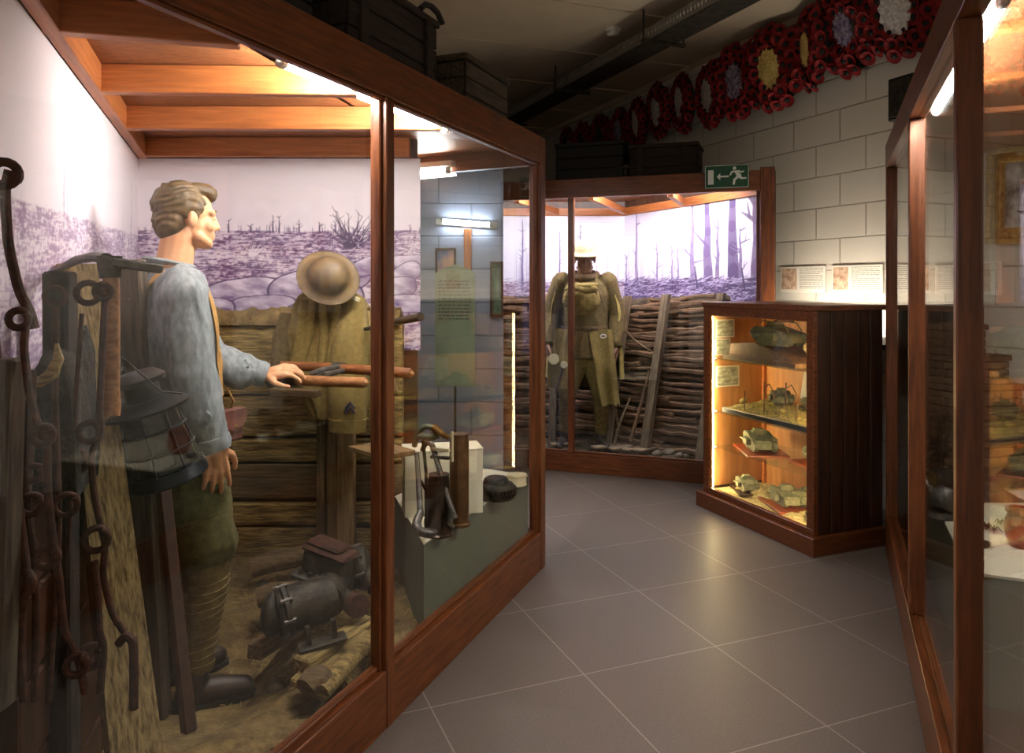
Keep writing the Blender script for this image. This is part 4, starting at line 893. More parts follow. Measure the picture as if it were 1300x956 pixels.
for (x,y),(x2,y2) in (((-1.68,3.45),(-1.42,2.75)),((-1.42,2.75),(-1.17,2.12)),((-1.17,2.12),(-1.01,1.52))):
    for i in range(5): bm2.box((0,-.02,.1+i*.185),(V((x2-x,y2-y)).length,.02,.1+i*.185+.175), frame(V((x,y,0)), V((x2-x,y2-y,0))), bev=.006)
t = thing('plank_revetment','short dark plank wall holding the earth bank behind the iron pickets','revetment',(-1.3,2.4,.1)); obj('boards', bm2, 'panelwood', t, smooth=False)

# ---------------------------------------------------------------- post, tunic and helmet
cp = thing('timber_post', 'pale double timber post carrying the hanging tunic and helmet', 'post', (-.78,3.4,.15))
def plk(name, p0, p1, w, h, m, parent): return beam(name, p0, p1, w, h, m, parent, up=V((0,-1,0)), bev=.004)
Yp = 3.42
plk('upright', P(408,712,Yp-.01), P(409,395,Yp-.01), .035, .06, 'oldtimber_dark', cp); plk('upright', P(425,716,Yp+.01), P(424,395,Yp+.01), .06, .05, 'postwood', cp); plk('upright', P(440,722,Yp-.02), P(440,400,Yp-.02), .075,.06,'postwood', cp)
def folds(center, n=9, amp=.06, ph=0):
    return lambda a, t: 1+amp*(math.sin(a*n+ph+2.0*t)+.6*math.sin(a*(n*1.7)+1.3+ph))*(.25+.75*t)
TC = P(417,400,3.33)
tu = thing('tunic', 'khaki army tunic hanging folded from the pale post', 'tunic', (TC.x,TC.y,TC.z))
def sec(u0, u1, v, Y, dy): p = P((u0+u1)/2, v, Y); return (p.x, p.y, p.z, (u1-u0)/2*Y/F, dy)
yt = 3.34
tb = MB().loft([sec(392,440,366,yt,.03),sec(378,458,376,yt,.05),sec(370,470,392,yt,.065),sec(364,476,420,yt,.075),sec(359,478,455,yt,.08),sec(357,479,480,yt-.01,.085),sec(384,476,505,yt,.075),sec(393,470,522,yt,.07),sec(396,464,530,yt,.06)], 72, folds(0,9,.085))
obj('body', tb, 'khaki', tu)
lap = MB()
for pts, r in (([(398,372),(392,420),(380,468)],.022),([(386,380),(382,430),(372,480)],.03),([(428,372),(427,420),(418,470),(412,488)],.024),([(410,372),(411,430),(406,480)],.02)):
    lap.tube([P(u,v,3.255) for u,v in pts], [r*.7]+[r]*(len(pts)-2)+[r*.9], 10, flat=.5)
obj('front_fold', lap, 'khaki', tu)
sl = MB(); q = [P(449,378,3.30),P(446,410,3.27),P(444,450,3.25),P(442,490,3.24),P(441,520,3.24),P(441,543,3.25)]; sl.tube(q, [.05,.075,.085,.088,.084,.078], 20, flat=.5)
sv = obj('sleeve', sl, 'khaki', tu)
cuf = MB().tube([P(441,531,3.238),P(441,547,3.245)], [.084,.080], 20, flat=.5); obj('cuff', cuf, 'khaki', sv)
for k, dv in enumerate((0,6)):
    cv = MB(); a_, b_, c_ = P(438.5,519+dv,3.19), P(444.5,511+dv,3.19), P(450.5,519+dv,3.19)
    cv.tube([a_,b_,c_], .0055, 6); obj('chevron', cv, 'navy', sv)
sl = MB().tube([P(366,398,3.34),P(360,430,3.32),P(358,465,3.31),P(364,490,3.31)], [.035,.05,.052,.045], 16, flat=.6); obj('sleeve', sl, 'khaki2', tu)
for u, v in ((429,436),(474,447),(474,470),(427,452),(469,392),(468,520),(466,532)): obj('button', MB().ell(P(u,v,3.24 if u < 460 else 3.245), (.009,.006,.009), seg=10, rings=6), 'button', tu)
obj('collar', MB().tube([P(400,380,3.28),P(404,369,3.26),P(418,365,3.25),P(432,369,3.26),P(438,380,3.28)], .014, 10, flat=.6), 'khaki2', tu)
obj('shoulder_badge', MB().box((-.022,-.004,-.01),(.022,.004,.01), frame(P(451,379,3.236), V((1,0,-.45))), bev=.003), 'bone', tu, smooth=False)
def brodie(name, label, m, s=1.0, mt='helmet'):
    t = thing(name, label, 'helmet', mtx=m)
    pr = [(0,.112),(.03,.109),(.06,.098),(.085,.076),(.099,.045),(.104,.018),(.112,.008),(.132,.0),(.150,-.004),(.152,-.007),(.15,-.009),(.13,-.005),(.108,.003),(.098,.016),(.093,.045),(.08,.072),(.055,.092),(.0,.104)]
    mb = MB().lathe([(r*s,z*s) for r,z in pr], seg=48); mb.v = [V((v.x*1.04,v.y*.96,v.z)) for v in mb.v]; mb.f = [f for f in mb.f if len(f) == 4]
    obj('shell', mb, mt, t, local=m)
    obj('rim', MB().tube([(.152*s*1.04*math.cos(a*PI/24),.152*s*.96*math.sin(a*PI/24),-.006*s) for a in range(48)], .0025, 6, closed=True), mt, t, local=m)
    obj('chin_strap', MB().tube([(-.09*s,0,.01),(-.085*s,0,-.05),(-.03*s,0,-.075*s),(.03*s,0,-.075*s),(.085*s,0,-.05),(.09*s,0,.01)], .005, 6, flat=2.5), 'leather_red', t, local=m)
    return t
hc = P(417,352,3.20); zax = (P(421,345,3.10)-P(416,353,3.20)+V((0,-.02,.03))).normalized(); xax = V((1,0,-.42)); yax = zax.cross(xax).normalized(); xax = yax.cross(zax)
hm_ = Matrix((xax,yax,zax)).transposed().to_4x4(); hm_.translation = hc
h = brodie('steel_helmet', 'brown steel helmet with wide brim hung over the tunic on the post', hm_, .83)

# crossed pick handles and barrow frame beside the tunic
def tool(name, label, cat, parts):                              # a thing made of turned or bent rods
    t = thing(name, label, cat, parts[0][1][0])
    for nm, pts, rad, m, *fl in parts: obj(nm, MB().tube(*cr(pts, rad, 4), 14, flat=fl[0] if fl else 1), m, t)
    return t
tool('stretcher_pole','blunt ended wooden pole with a dark iron sleeve under the mannequin hand','pole',[('shaft',[P(378,483,2.93),P(464,486,2.83)],[.021,.020],'handle'),('rounded_end',[P(461,486,2.833),P(465,486,2.83),P(468,486,2.828)],[.020,.015,.004],'handle'),('iron_sleeve',[P(341,483,2.97),P(352,482,2.96),P(380,483,2.93)],[.028,.027,.0225],'iron')])
tool('stretcher_pole','longer wooden pole lying behind the blunt ended one','pole',[('shaft',[P(357,464,3.08),P(420,467,3.06),P(522,474,2.98)],[.018,.020,.021],'handle2'),('iron_sleeve',[P(422,467,3.058),P(438,468,3.055)],[.023,.023],'iron'),('rounded_end',[P(519,474,2.982),P(526,475,2.978)],[.021,.006],'handle')])
t = thing('iron_clasp','grey folding iron bracket joining the two wooden poles','bracket',P(405,473,2.98))
for du, dv in ((0,0),(6,5)): obj('link', MB().tube([P(392+du,478+dv-3,2.94),P(407+du,473+dv-2,2.95),P(431+du,468+dv-3,3.01)], [.008,.013,.008], 8, flat=.6), 'steel', t)
obj('pivot', MB().tube([P(410,474,2.90),P(410,474,2.98)], .009, 10), 'iron', t)
t = thing('timber_trestle','timber rail with a bracket under the wooden poles beside the tunic','trestle',P(480,500,3.3))
beam('rail', P(345,497,3.15), P(405,500,3.12), .05,.03,'oldtimber_dark', t); beam('board', P(468,400,3.42), P(489,500,3.42), .12,.02,'postwood', t, up=V((0,-1,0)))
tool('rifle','dark rifle barrel sticking out past the tunic cuff towards the case post','rifle',[('barrel',[P(463,418,3.22),P(480,414,3.18),P(498,409,3.10)],[.008,.011,.012],'iron'),('stock',[P(496,409,3.11),P(515,406,3.05),P(534,402,3.0)],[.012,.016,.018],'iron',1.2)])
t = thing('corner_bracket_shelf','small wooden shelf fixed beside the case post','shelf',P(480,570,3.3)); beam('shelf_board', P(463,566,3.28), P(506,578,3.05), .16,.022,'postwood', t)
t = thing('coil_spring','dark upright ribbed coil standing on the small wooden shelf','coil',P(487,564,3.2))
co = MB(); c0 = P(486,565,3.20); n = 110
co.tube([V((c0.x+.016*math.cos(i*.5),c0.y+.016*math.sin(i*.5),c0.z+.012+i*.0011)) for i in range(n)], .005, 6); obj('coil', co, 'iron', t); obj('foot', MB().lathe([(.03,0),(.03,.01),(.02,.014)], Matrix.Translation(c0), 14), 'iron', t)

# ---------------------------------------------------------------- old pump on its skids
pu = thing('trench_pump', 'old dark cast iron pump lying on timber skids on the earth', 'pump', P(400,800,2.7))
def barrel(name, c, ax, r, l, m, bolts=True):
    fm = frame(V(c), V(ax)); T_ = fm @ Matrix.Rotation(PI/2,4,'Y')
    o = obj(name, MB().lathe([(r*.55,-l/2-.02),(r*.9,-l/2-.012),(r,-l/2),(r,-l/2+.004),(r*1.12,-l/2+.01),(r*1.12,-l/2+.024),(r*.97,-l/2+.03),(r*.95,l/2-.05),(r*.8,l/2-.01),(r*.5,l/2)], T_, 36), m, pu)
    if bolts:
        for i in range(8): a = i*PI/4; obj('bolt', MB().tube([T_@V((r*1.05*math.cos(a),r*1.05*math.sin(a),-l/2-.004)),T_@V((r*1.05*math.cos(a),r*1.05*math.sin(a),-l/2+.036))], .008, 6), 'steel', pu)
    return o
c1_ = P(392,766,2.68); c2_ = P(436,726,2.92)
barrel('pump_drum', c1_, (1,.55,.15), .084, .20, 'iron'); barrel('pump_drum', c2_, (-1,-.15,-.25), .078, .17, 'iron')
obj('drum_cover', MB().ell(c1_+V((-.11,-.055,-.015)), (.04,.065,.078)), 'iron', pu)
obj('pump_neck', MB().tube([c1_+V((.05,.02,.0)), (c1_+c2_)/2+V((.02,0,.01)), c2_+V((.0,0,-.01))], [.072,.055,.07], 24), 'iron', pu)
sp_ = P(446,782,2.66); obj('outlet_pipe', MB().tube([c2_+V((-.02,-.08,-.05)), P(438,762,2.76), P(452,768,2.70)], [.042,.036,.032], 18), 'iron', pu); obj('outlet_flange', MB().tube([P(450,767,2.71),P(456,770,2.68)], [.041,.041], 18), 'rust', pu)
vb = frame(P(416,718,2.84), V((1,-.35,-.22))); vo = obj('valve_box', MB().box((-.085,-.05,-.045),(.085,.05,.05), bev=.008), 'iron', pu, local=vb, smooth=False)
obj('valve_cover', MB().box((-.10,-.055,.05),(.10,.055,.072), bev=.01).box((-.085,-.045,.072),(.06,.045,.09), bev=.01), 'rust', pu, local=vb, smooth=False)
obj('valve_foot', MB().box((-.10,-.085,-.05),(.03,-.04,-.03), bev=.006), 'steel', pu, local=vb, smooth=False)
for x in (-.07,-.03,.0): obj('bolt', MB().tube([vb@V((x,-.065,-.035)),vb@V((x,-.065,-.015))], .010, 6), 'iron', pu)
obj('suction_hose', MB().tube([P(449,700,2.95),P(462,716,2.92),P(470,735,2.86),P(476,748,2.80)], [.016,.02,.024,.028], 12), 'iron', pu)
obj('bracket', MB().box((-.08,-.03,-.012),(.08,.03,0),bev=.004).box((-.05,-.012,0),(-.035,.012,.06)).box((.035,-.012,0),(.05,.012,.06)), 'iron', pu, local=frame(P(409,813,2.53),V((1,.45,.12))), smooth=False)
def log(label, p0, p1, w, h, m, rnd=False, name='timber', grp=None):
    if rnd: o = obj(name, MB().tube([p0, p0.lerp(p1,.33)+V((0,.004,.006)), p0.lerp(p1,.66)+V((.003,-.004,0)), p1], [w*.45,w*.52,w*.5,w*.42], 12), m)
    else: o = beam(name, p0, p1, w, h, m, bev=.006)
    return tag(o,label,'timber',group=grp)
log('square timber skid with an iron shoe under the nearer side of the pump', P(381,862-14,2.45), P(472,792,2.75), .075,.06,'oldtimber')
log('short square timber block poking from under the far side of the pump', P(322,828,2.62), P(375,796,2.86), .06,.055,'oldtimber_dark')
log('pale round log lying nearest the case post', P(408,880,2.36), P(486,796,2.72), .062,.06,'oldtimber',True)
log('flat split board lying beside the pale round log', P(380,872,2.40), P(462,802,2.66), .09,.03,'oldtimber')
log('thin round log against the case post below the pump outlet', P(436,872,2.46), P(490,812,2.74), .05,.05,'oldtimber',True)
log('short upright-ended round log below the pump skid', P(388,875,2.36), P(412,856,2.42), .085,.08,'oldtimber_dark',True)
log('dark log lying along the foot of the plank wall', P(318,722,3.25), P(400,700,3.35), .09,.08,'oldtimber_dark',True)
log('short dark log behind the end of the pump', P(326,760,2.95), P(385,748,3.0), .085,.08,'oldtimber_dark',True)

# ---------------------------------------------------------------- spotted timber, pickaxe, lantern, pickets
Yt = 1.92
tl_ = thing('timber_upright', 'tall spotted grey timber standing beside the iron pickets', 'timber', P(170,900,Yt))
def quadpost(name, b, t_, wb, wt, d, m, parent, face=V((.5,-.85,0))):
    b, t_ = V(b), V(t_); x = V((-face.y*-1, 0, 0)); f = face.normalized(); s = V((-f.y, f.x, 0)); s = s if s.x > 0 else -s
    vs = [b-s*wb/2+f*d/2, b+s*wb/2+f*d/2, b+s*wb/2-f*d/2, b-s*wb/2-f*d/2, t_-s*wt/2+f*d/2, t_+s*wt/2+f*d/2, t_+s*wt/2-f*d/2, t_-s*wt/2-f*d/2]
    c = (b+t_)/2; vs = [v-c for v in vs]
    rot = frame(c, t_-b); inv = rot.to_3x3().inverted(); mb = MB().add([inv@v for v in vs], [(0,3,2,1),(4,5,6,7),(0,1,5,4),(1,2,6,5),(2,3,7,6),(3,0,4,7)]); return obj(name, mb, m, parent, local=rot, smooth=False)
quadpost('trunk', P(170,955,Yt-.05), P(97,335,Yt+.10), .115,.085,.10,'driedwood',tl_, V((.62,-.78,0)))
pk = thing('pickaxe', 'pickaxe leaning head-up against the spotted timber', 'pickaxe', P(140,528,1.78))
obj('handle', MB().tube([P(139,330,1.77),P(141,360,1.77),P(141,440,1.77),P(140,500,1.77),P(140,510,1.77),P(139,527,1.77)], [.018,.019,.020,.021,.024,.024], 16, flat=.8), 'handle', pk)
obj('socket', MB().tube([P(139,325,1.77),P(139,338,1.77),P(140,353,1.77)], [.029,.027,.024], 16, flat=.8), 'iron', pk)
obj('point', MB().tube([P(135,328,1.77),P(118,326,1.80),P(98,330,1.83),P(70,344,1.86),P(42,354,1.88)], [.013,.012,.0105,.007,.0015], 10, flat=1.3), 'steel', pk)
obj('chisel_end', MB().box((0,-.02,-.011),(.11,.02,.011), frame(P(141,333,1.765), P(178,338,1.80)-P(141,333,1.765)), bev=.004), 'steel', pk, smooth=False)
# trench lantern
lc = P(196,548,2.02); tz = Matrix.Translation(lc) @ Matrix.Rotation(-.22,4,'Y') @ Matrix.Rotation(.14,4,'X')
ln = thing('lantern', 'large black tin lantern with small glazed panes beside the mannequin', 'lantern', mtx=tz)
sc_ = .88
obj('base', MB().lathe([(.0,-.155*sc_),(.115*sc_,-.155*sc_),(.12*sc_,-.15*sc_),(.112*sc_,-.115*sc_),(.0,-.115*sc_)], seg=28), 'lantern', ln, local=tz)
obj('glass_chimney', MB().lathe([(.098*sc_,-.113*sc_),(.074*sc_,.07*sc_)], seg=28), 'lantern_glass', ln, local=tz)
for i in range(8):
    a = i*PI/4+.2; o = obj('frame_bar', MB().tube([(.106*sc_*math.cos(a),.106*sc_*math.sin(a),-.12*sc_),(.082*sc_*math.cos(a),.082*sc_*math.sin(a),.078*sc_)], .0035, 6), 'lantern', ln, local=tz)
for z, r in ((-.055,.100),(.01,.092)): obj('guard_ring', MB().tube([(r*sc_*math.cos(k*PI/16),r*sc_*math.sin(k*PI/16),z*sc_) for k in range(32)], .003, 6, closed=True), 'lantern', ln, local=tz)
obj('top_plate', MB().lathe([(.0,.075*sc_),(.122*sc_,.07*sc_),(.124*sc_,.078*sc_),(.07*sc_,.105*sc_),(.065*sc_,.105*sc_)], seg=28), 'lantern', ln, local=tz)
obj('chimney_cap', MB().lathe([(.05*sc_,.10*sc_),(.05*sc_,.15*sc_),(.072*sc_,.155*sc_),(.075*sc_,.17*sc_),(.05*sc_,.19*sc_),(.0,.192*sc_)], seg=24), 'lantern', ln, local=tz)
obj('burner', MB().lathe([(.03,-.11*sc_),(.03,-.07*sc_),(.012,-.06*sc_),(.01,-.03*sc_)], seg=16), 'iron', ln, local=tz)
obj('bail_handle', MB().tube([tz@V((.1,0,.085)), P(205,497,1.96), P(160,458,1.93), P(150,452,1.92)], .0025, 6), 'iron', ln)
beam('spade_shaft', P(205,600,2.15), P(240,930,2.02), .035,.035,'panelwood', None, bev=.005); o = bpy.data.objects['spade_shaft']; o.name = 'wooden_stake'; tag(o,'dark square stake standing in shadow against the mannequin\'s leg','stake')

def loop(c, r, ax, turns=1.15, a0=0, n=18, dz=.012):             # a pigtail eye, in the plane facing ax
    ax = V(ax).normalized(); u_ = V((0,0,1)); s = u_.cross(ax).normalized(); return [c+s*math.cos(a0+2*PI*turns*i/n)*r+u_*math.sin(a0+2*PI*turns*i/n)*r+ax*dz*i/n for i in range(n+1)]
def picket(label, pts, eyes, r=.0075, Y=1.8, mt='rust', hook=None):
    """pts in (u,v,depth); eyes: (u,v,px radius, depth)"""
    ps = [P(*p) for p in pts]; t = thing('screw_picket', label, 'screw picket', ps[-1], group=None)
    q = []
    for i in range(len(ps)-1):
        a_, b_ = ps[i], ps[i+1]; k = 6
        for j in range(k): q.append(a_.lerp(b_, j/k))
    q.append(ps[-1]); 
    for _ in range(3): q = [q[0]]+[(q[i-1]+q[i]*2+q[i+1])/4 for i in range(1,len(q)-1)]+[q[-1]]
    obj('rod', MB().tube(q, r, 9), mt, t)
    for (u,v,pr,Y_,a0) in eyes: obj('eye', MB().tube(loop(P(u,v,Y_), pr*Y_/F, (.45,-.9,0), 1.12, a0), r, 9), mt, t)
    return t
picket('iron picket with a curled hook at its top, leaning highest of the rusty pickets', [(12,216,1.48),(6,240,1.48),(10,310,1.48),(24,370,1.49),(38,395,1.50),(44,417,1.50)], [(6,221,15,1.48,-.6)], .0095)
picket('rusty picket with an eye just under the tip of the pickaxe point', [(33,412,1.48),(30,440,1.48),(37,500,1.48),(48,540,1.48),(60,560,1.48),(60,620,1.48),(66,680,1.48),(76,740,1.48),(80,800,1.48),(100,836,1.48),(108,880,1.48)], [(24,405,11,1.48,0),(55,552,11,1.48,0),(60,707,12,1.48,0),(97,843,12,1.48,.5)], .0075)
picket('rusty picket with large plain eye at its middle, outermost by the wall mural', [(-6,430,1.50),(4,520,1.50),(12,560,1.50),(22,620,1.50),(30,700,1.50),(36,740,1.50),(24,790,1.50),(30,890,1.50)], [(6,580,16,1.50,0),(22,741,17,1.50,0)], .008)
picket('tall rusty picket running down the front of the spotted timber', [(134,374,1.72),(131,420,1.72),(129,470,1.72),(126,520,1.72),(130,548,1.72),(116,575,1.72),(118,620,1.72),(126,660,1.72),(134,690,1.72),(130,730,1.72),(142,780,1.72),(158,803,1.72)], [(131,370,9,1.72,1),(112,372,13,1.74,0),(114,548,12,1.72,0),(122,684,14,1.71,.4),(95,585,14,1.75,1)], .0075)
picket('short rusty picket ending in a hook low on the spotted timber', [(120,712,1.70),(124,760,1.70),(125,800,1.70),(132,822,1.70),(127,880,1.70)], [(116,832,13,1.70,.2)], .0085)
picket('thick hooked rusty picket standing in front of the foot of the spotted timber', [(150,818,1.66),(160,806,1.66),(170,815,1.66),(170,900,1.66)], [], .0095)
picket('slim rusty rod crossing behind the pickaxe handle', [(104,398,1.70),(100,450,1.70),(94,530,1.70),(92,600,1.70),(86,700,1.70)], [(70,376,12,1.66,0)], .005)
picket('dark rusty picket between the outermost one and the long winding one', [(42,470,1.54),(40,560,1.54),(34,640,1.54),(46,720,1.54),(44,890,1.54)], [(40,640,12,1.54,0),(44,600,9,1.54,0)], .007)
picket('dark straight rusty rod with an eye, behind the long winding picket', [(72,390,1.62),(70,520,1.62),(76,660,1.62),(62,890,1.62)], [(84,640,13,1.62,0)], .0065)
t = thing('horn_hook', 'pale curved hook hanging between the iron pickets', 'hook', P(62,455,1.6)); obj('curve', MB().tube([P(72,436,1.6),P(74,455,1.6),P(66,475,1.6),P(50,485,1.6),P(40,480,1.6)], [.004,.011,.014,.012,.006], 10), 'driedwood', t)
log('post end coloured dark for shade, standing at the outer edge of the pickets', P(-6,900,1.46), P(8,455,1.48), .05,.06,'crate2',False,'timber')  # pale post given a dark wood, shade of the corner in its colour
log('thick dark upright standing in for the shaded face of the spotted timber, behind the iron pickets', P(80,960,1.72), P(76,345,1.76), .06,.05,'crate',False,'timber')  # dark upright put in as the unlit left face of the spotted timber
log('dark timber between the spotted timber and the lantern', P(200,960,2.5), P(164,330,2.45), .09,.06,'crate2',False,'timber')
# ---------------------------------------------------------------- plinths and relics in the two glazed cases
def plinth(name, label, cat, m, lx, ly, lz, top=.006):
    t = thing(name, label, cat, mtx=m); obj('body', MB().box((0,0,0),(lx,ly,lz-top), bev=.002), 'pedestal', t, local=m, smooth=False)
    obj('top_panel', MB().box((-.002,-.002,lz-top),(lx+.002,ly+.002,lz), bev=.001), 'cream', t, local=m, smooth=False); return t
p1m = frame(L(-1.25,.085,.0), LD); PZ = .49
q_ = L(-.085,.065,0); pc = [(-.336,2.88),(q_.x,q_.y),(-.30,4.14),(-.545,3.52)]
def polyslab(name, c, z0, z1, m, parent): n = len(c); return obj(name, MB().add([V((x,y,z0)) for x,y in c]+[V((x,y,z1)) for x,y in c], [tuple(range(n))[::-1], tuple(range(n,2*n))]+[(i,(i+1)%n,n+(i+1)%n,n+i) for i in range(n)]), m, parent, smooth=False)
t = thing('display_plinth','olive green display plinth with a cream top behind the glass nearest the aisle','plinth',(pc[0][0],pc[0][1],0))
polyslab('body', pc, 0, PZ-.006, 'pedestal', t); polyslab('top_panel', pc, PZ-.006, PZ, 'cream', t)
def on1(s, off): p = L(-1.25+s,.085+off,PZ); return p
o = plinth('display_block','pale block standing on the olive plinth behind the shell cases','plinth',frame(V((-.452,3.19,PZ)), V((.33,.075,0))),.335,.16,.28); o.children[0].data.materials[0] = M['cream']
def lath(name, label, cat, c, prof, m, seg=28, tilt=None):
    mt = Matrix.Translation(c) @ (tilt or Matrix.Identity(4)); t = thing(name, label, cat, mtx=mt); obj('body', MB().lathe(prof, seg=seg), m, t, local=mt); return t
c = P(557,670,2.98); c.z = PZ
t = lath('shell_case','dark brass shell case between the two curved sticks','shell case', c, [(.0,0),(.052,0),(.054,.006),(.046,.012),(.045,.20),(.040,.235),(.042,.24),(.034,.24),(.0,.235)],'shell')
c = P(583,660,3.10); c.z = PZ
t = lath('shell_case','tall brown shell case in front of the pale block','shell case', c, [(.0,0),(.046,0),(.046,.01),(.040,.016),(.040,.34),(.037,.36),(.037,.375),(.03,.375),(.0,.37)],'bronze')
c = P(630,626,3.5); c.z = PZ
t = lath('mine_case','dark round ribbed mine case on the far half of the olive plinth','mine', c, [(0,0),(.084,0),(.088,.008),(.086,.055),(.078,.066),(.06,.072),(.055,.088),(.045,.095),(.02,.098),(0,.10)],'iron',36)
st = MB()
for i in range(30):
    a = 2*PI*i/30
    for z in (.015,.035): st.box((-.006,-.004,0),(.006,.004,.014), Matrix.Translation(c+V((0,0,z))) @ Matrix.Rotation(a+(.1 if z > .02 else 0),4,'Z') @ Matrix.Translation((0,-.090,0)))
obj('ribbing', st, 'shell', t, smooth=False)
c = P(656,608,3.72); c.z = PZ
t = lath('tin_drum','small pale round tin at the far end of the olive plinth','tin', c, [(0,0),(.048,0),(.05,.004),(.047,.008),(.047,.042),(.05,.045),(.05,.052),(0,.056)],'bone')
c = P(664,600,3.66); c.z = PZ
def club(label, pts, r, head):
    t = thing('trench_club', label, 'stick', pts[-1]); obj('shaft', MB().tube(*cr(pts, r), 12), 'steel', t); obj('curved_foot', MB().tube(*cr(head, [r[-1]]+[.018]*(len(head)-2)+[.012]), 12), 'steel', t); return t
club('grey curved stick with a broad turned foot, standing nearest the case post', [P(529,575,3.0),P(531,605,2.97),P(533,640,2.92),P(534,655,2.90)], [.010,.011,.012,.014], [P(534,650,2.90),P(529,664,2.86),P(533,674,2.84),P(545,677,2.85),P(553,676,2.87)])
t = thing('trench_club','grey curved stick leaning diagonally with its crook over the plinth','stick',P(572,660,2.95)); obj('shaft', MB().tube(*cr([P(536,572,3.05),P(541,563,3.04),P(549,566,3.02),P(556,590,2.98),P(567,628,2.95),P(577,658,2.93)],[.010,.011,.011,.011,.011,.013]),12),'steel',t); obj('ferrule', MB().tube([P(573,650,2.92),P(570,666,2.90),P(575,671,2.90)],.014,10),'iron',t)
tool('thin_rod','thin dark rod leaning behind the curved sticks','rod',[('shaft',[P(534,610,3.02),P(550,640,3.05)],[.006,.006],'iron')])
t = thing('hose_nozzle','green rubber hose with brass nozzle and pale brackets above the shell cases','hose',P(550,560,3.0))
obj('hose', MB().tube(*cr([P(526,566,3.02),P(530,552,3.0),P(539,542,2.98),P(552,543,2.97)], .011), 12), 'hose', t); obj('nozzle', MB().tube([P(549,542,2.97),P(556,547,2.965),P(560,550,2.96),P(570,556,2.95)], [.016,.017,.012,.010], 14), 'brass', t)
obj('grip', MB().ell(P(544,554,2.98),(.045,.02,.018)), 'hose', t)
for v in (552,570,580): obj('bracket', MB().box((0,-.008,-.006),(.085,.008,.006), frame(P(547,v,3.0), P(574,v+2,2.96)-P(547,v,3.0)), bev=.002), 'bone' if v < 575 else 'iron', t, smooth=False)
obj('clamp_post', MB().tube([P(574,548,2.97),P(574,586,2.97)], .006, 8), 'bone', t)
obj('support', MB().tube([P(536,550,3.02),P(541,600,3.06),V((P(541,600,3.06).x,P(541,600,3.06).y,PZ))], .007, 8), 'iron', t)
# notice board and framed pictures on the partition
bdm = frame(V((-.45,4.44,0)), V((1,-.08,0))); t = thing('notice_board','sage green gabled notice board beyond the olive plinth, printed with pale text','notice board', mtx=bdm)
obj('board', MB().prism([(0,.88),(.235,.88),(.235,1.54),(.205,1.56),(.13,1.59),(.11,1.59),(.03,1.56),(0,1.54)], .015), 'board', t, local=bdm, smooth=False)
tb = MB(); rs = random.Random(5)
for i in range(12):
    z = 1.49-i*.02; x = .02
    while x < .20: l = rs.uniform(.01,.03); tb.box((x,-.0095,z),(min(x+l,.21),-.0075,z+.007)); x += l+.006
obj('printed_text', tb, 'ink', t, local=bdm, smooth=False); obj('stand', MB().box((.112,-.006,0),(.124,.006,.9)).box((.0,-.12,0),(.235,.12,.02)), 'iron', t, local=bdm, smooth=False)
def pic(label, u, v0, v1, wpx, m, Yw=5.125, yaw=0):
    a_, b_ = P(u,v0,Yw), P(u+wpx,v1,Yw); w = b_.x-a_.x; h_ = a_.z-b_.z; fm = Matrix.Translation((a_.x,Yw,b_.z)) @ Matrix.Rotation(yaw,4,'Z'); t = thing('framed_picture', label, 'picture', mtx=fm)
    f_ = MB(); f_.box((0,-.03,0),(w,0,.015)).box((0,-.03,h_-.015),(w,0,h_)).box((0,-.03,.015),(.015,0,h_-.015)).box((w-.015,-.03,.015),(w,0,h_-.015)); obj('frame', f_, 'panelwood', t, local=fm, smooth=False)
    obj('print', MB().box((.012,-.012,.012),(w-.012,-.004,h_-.012)), m, t, local=fm, smooth=False)
pic('blue and orange framed picture on the grey blockwork partition', 553,315,378,26,'bluepaint'); pic('tall green framed print at the end of the grey blockwork partition', 622,332,402,17,'greenpaint')

# right case
p2m = frame(B(-1.72,.155,.05), BD); 
t = thing('display_plinth','dark green display plinth with a cream top inside the tall narrow case','plinth',mtx=p2m)
obj('body', MB().box((0,-.72,0),(1.5,0,.44), bev=.002), 'pedestal', t, local=p2m, smooth=False); obj('top_panel', MB().box((-.002,-.722,.44),(1.502,.002,.45)), 'cream', t, local=p2m, smooth=False)
QZ = .50
def on2(u, v): Y = (H-QZ)*F/(v-360); p = P(u,v,Y); p.z = QZ; return p
c = on2(1182,622); ax = V((.95,.05,0)).normalized(); 
m_ = frame(c+V((0,0,.052)), ax) @ Matrix.Rotation(PI/2,4,'Y'); t = thing('shell','dark pointed shell lying on the cream plinth top','shell',mtx=m_)
obj('body', MB().lathe([(0,0),(.018,.0),(.020,.008),(.030,.01),(.045,.022),(.048,.03),(.050,.04),(.050,.42),(.045,.45),(0,.45)], seg=32), 'iron', t, local=m_); obj('nose_ring', MB().lathe([(.026,-.004),(.032,.0),(.032,.008),(.026,.01)], seg=24), 'brass', t, local=m_)
c = on2(1194,655); t = lath('tin_mug','grey tin cup with a round pale face lying in front of the dark shell','cup',c+V((0,0,.035)),[(0,0),(.05,0),(.056,.01),(.058,.06),(.045,.085),(.0,.09)],'steel',28,Matrix.Rotation(.5,4,'Y')); obj('base_ring', MB().lathe([(.0,-.035),(.07,-.035),(.075,-.03),(.06,-.012),(.0,-.01)], Matrix.Translation(c+V((0,0,.035))), 28), 'iron', t)
c = on2(1196,634); lath('oil_can','small dark oil can between the shell and the tin cup','can',c,[(0,0),(.025,0),(.025,.02),(.008,.035),(.006,.06),(0,.06)],'iron',20)
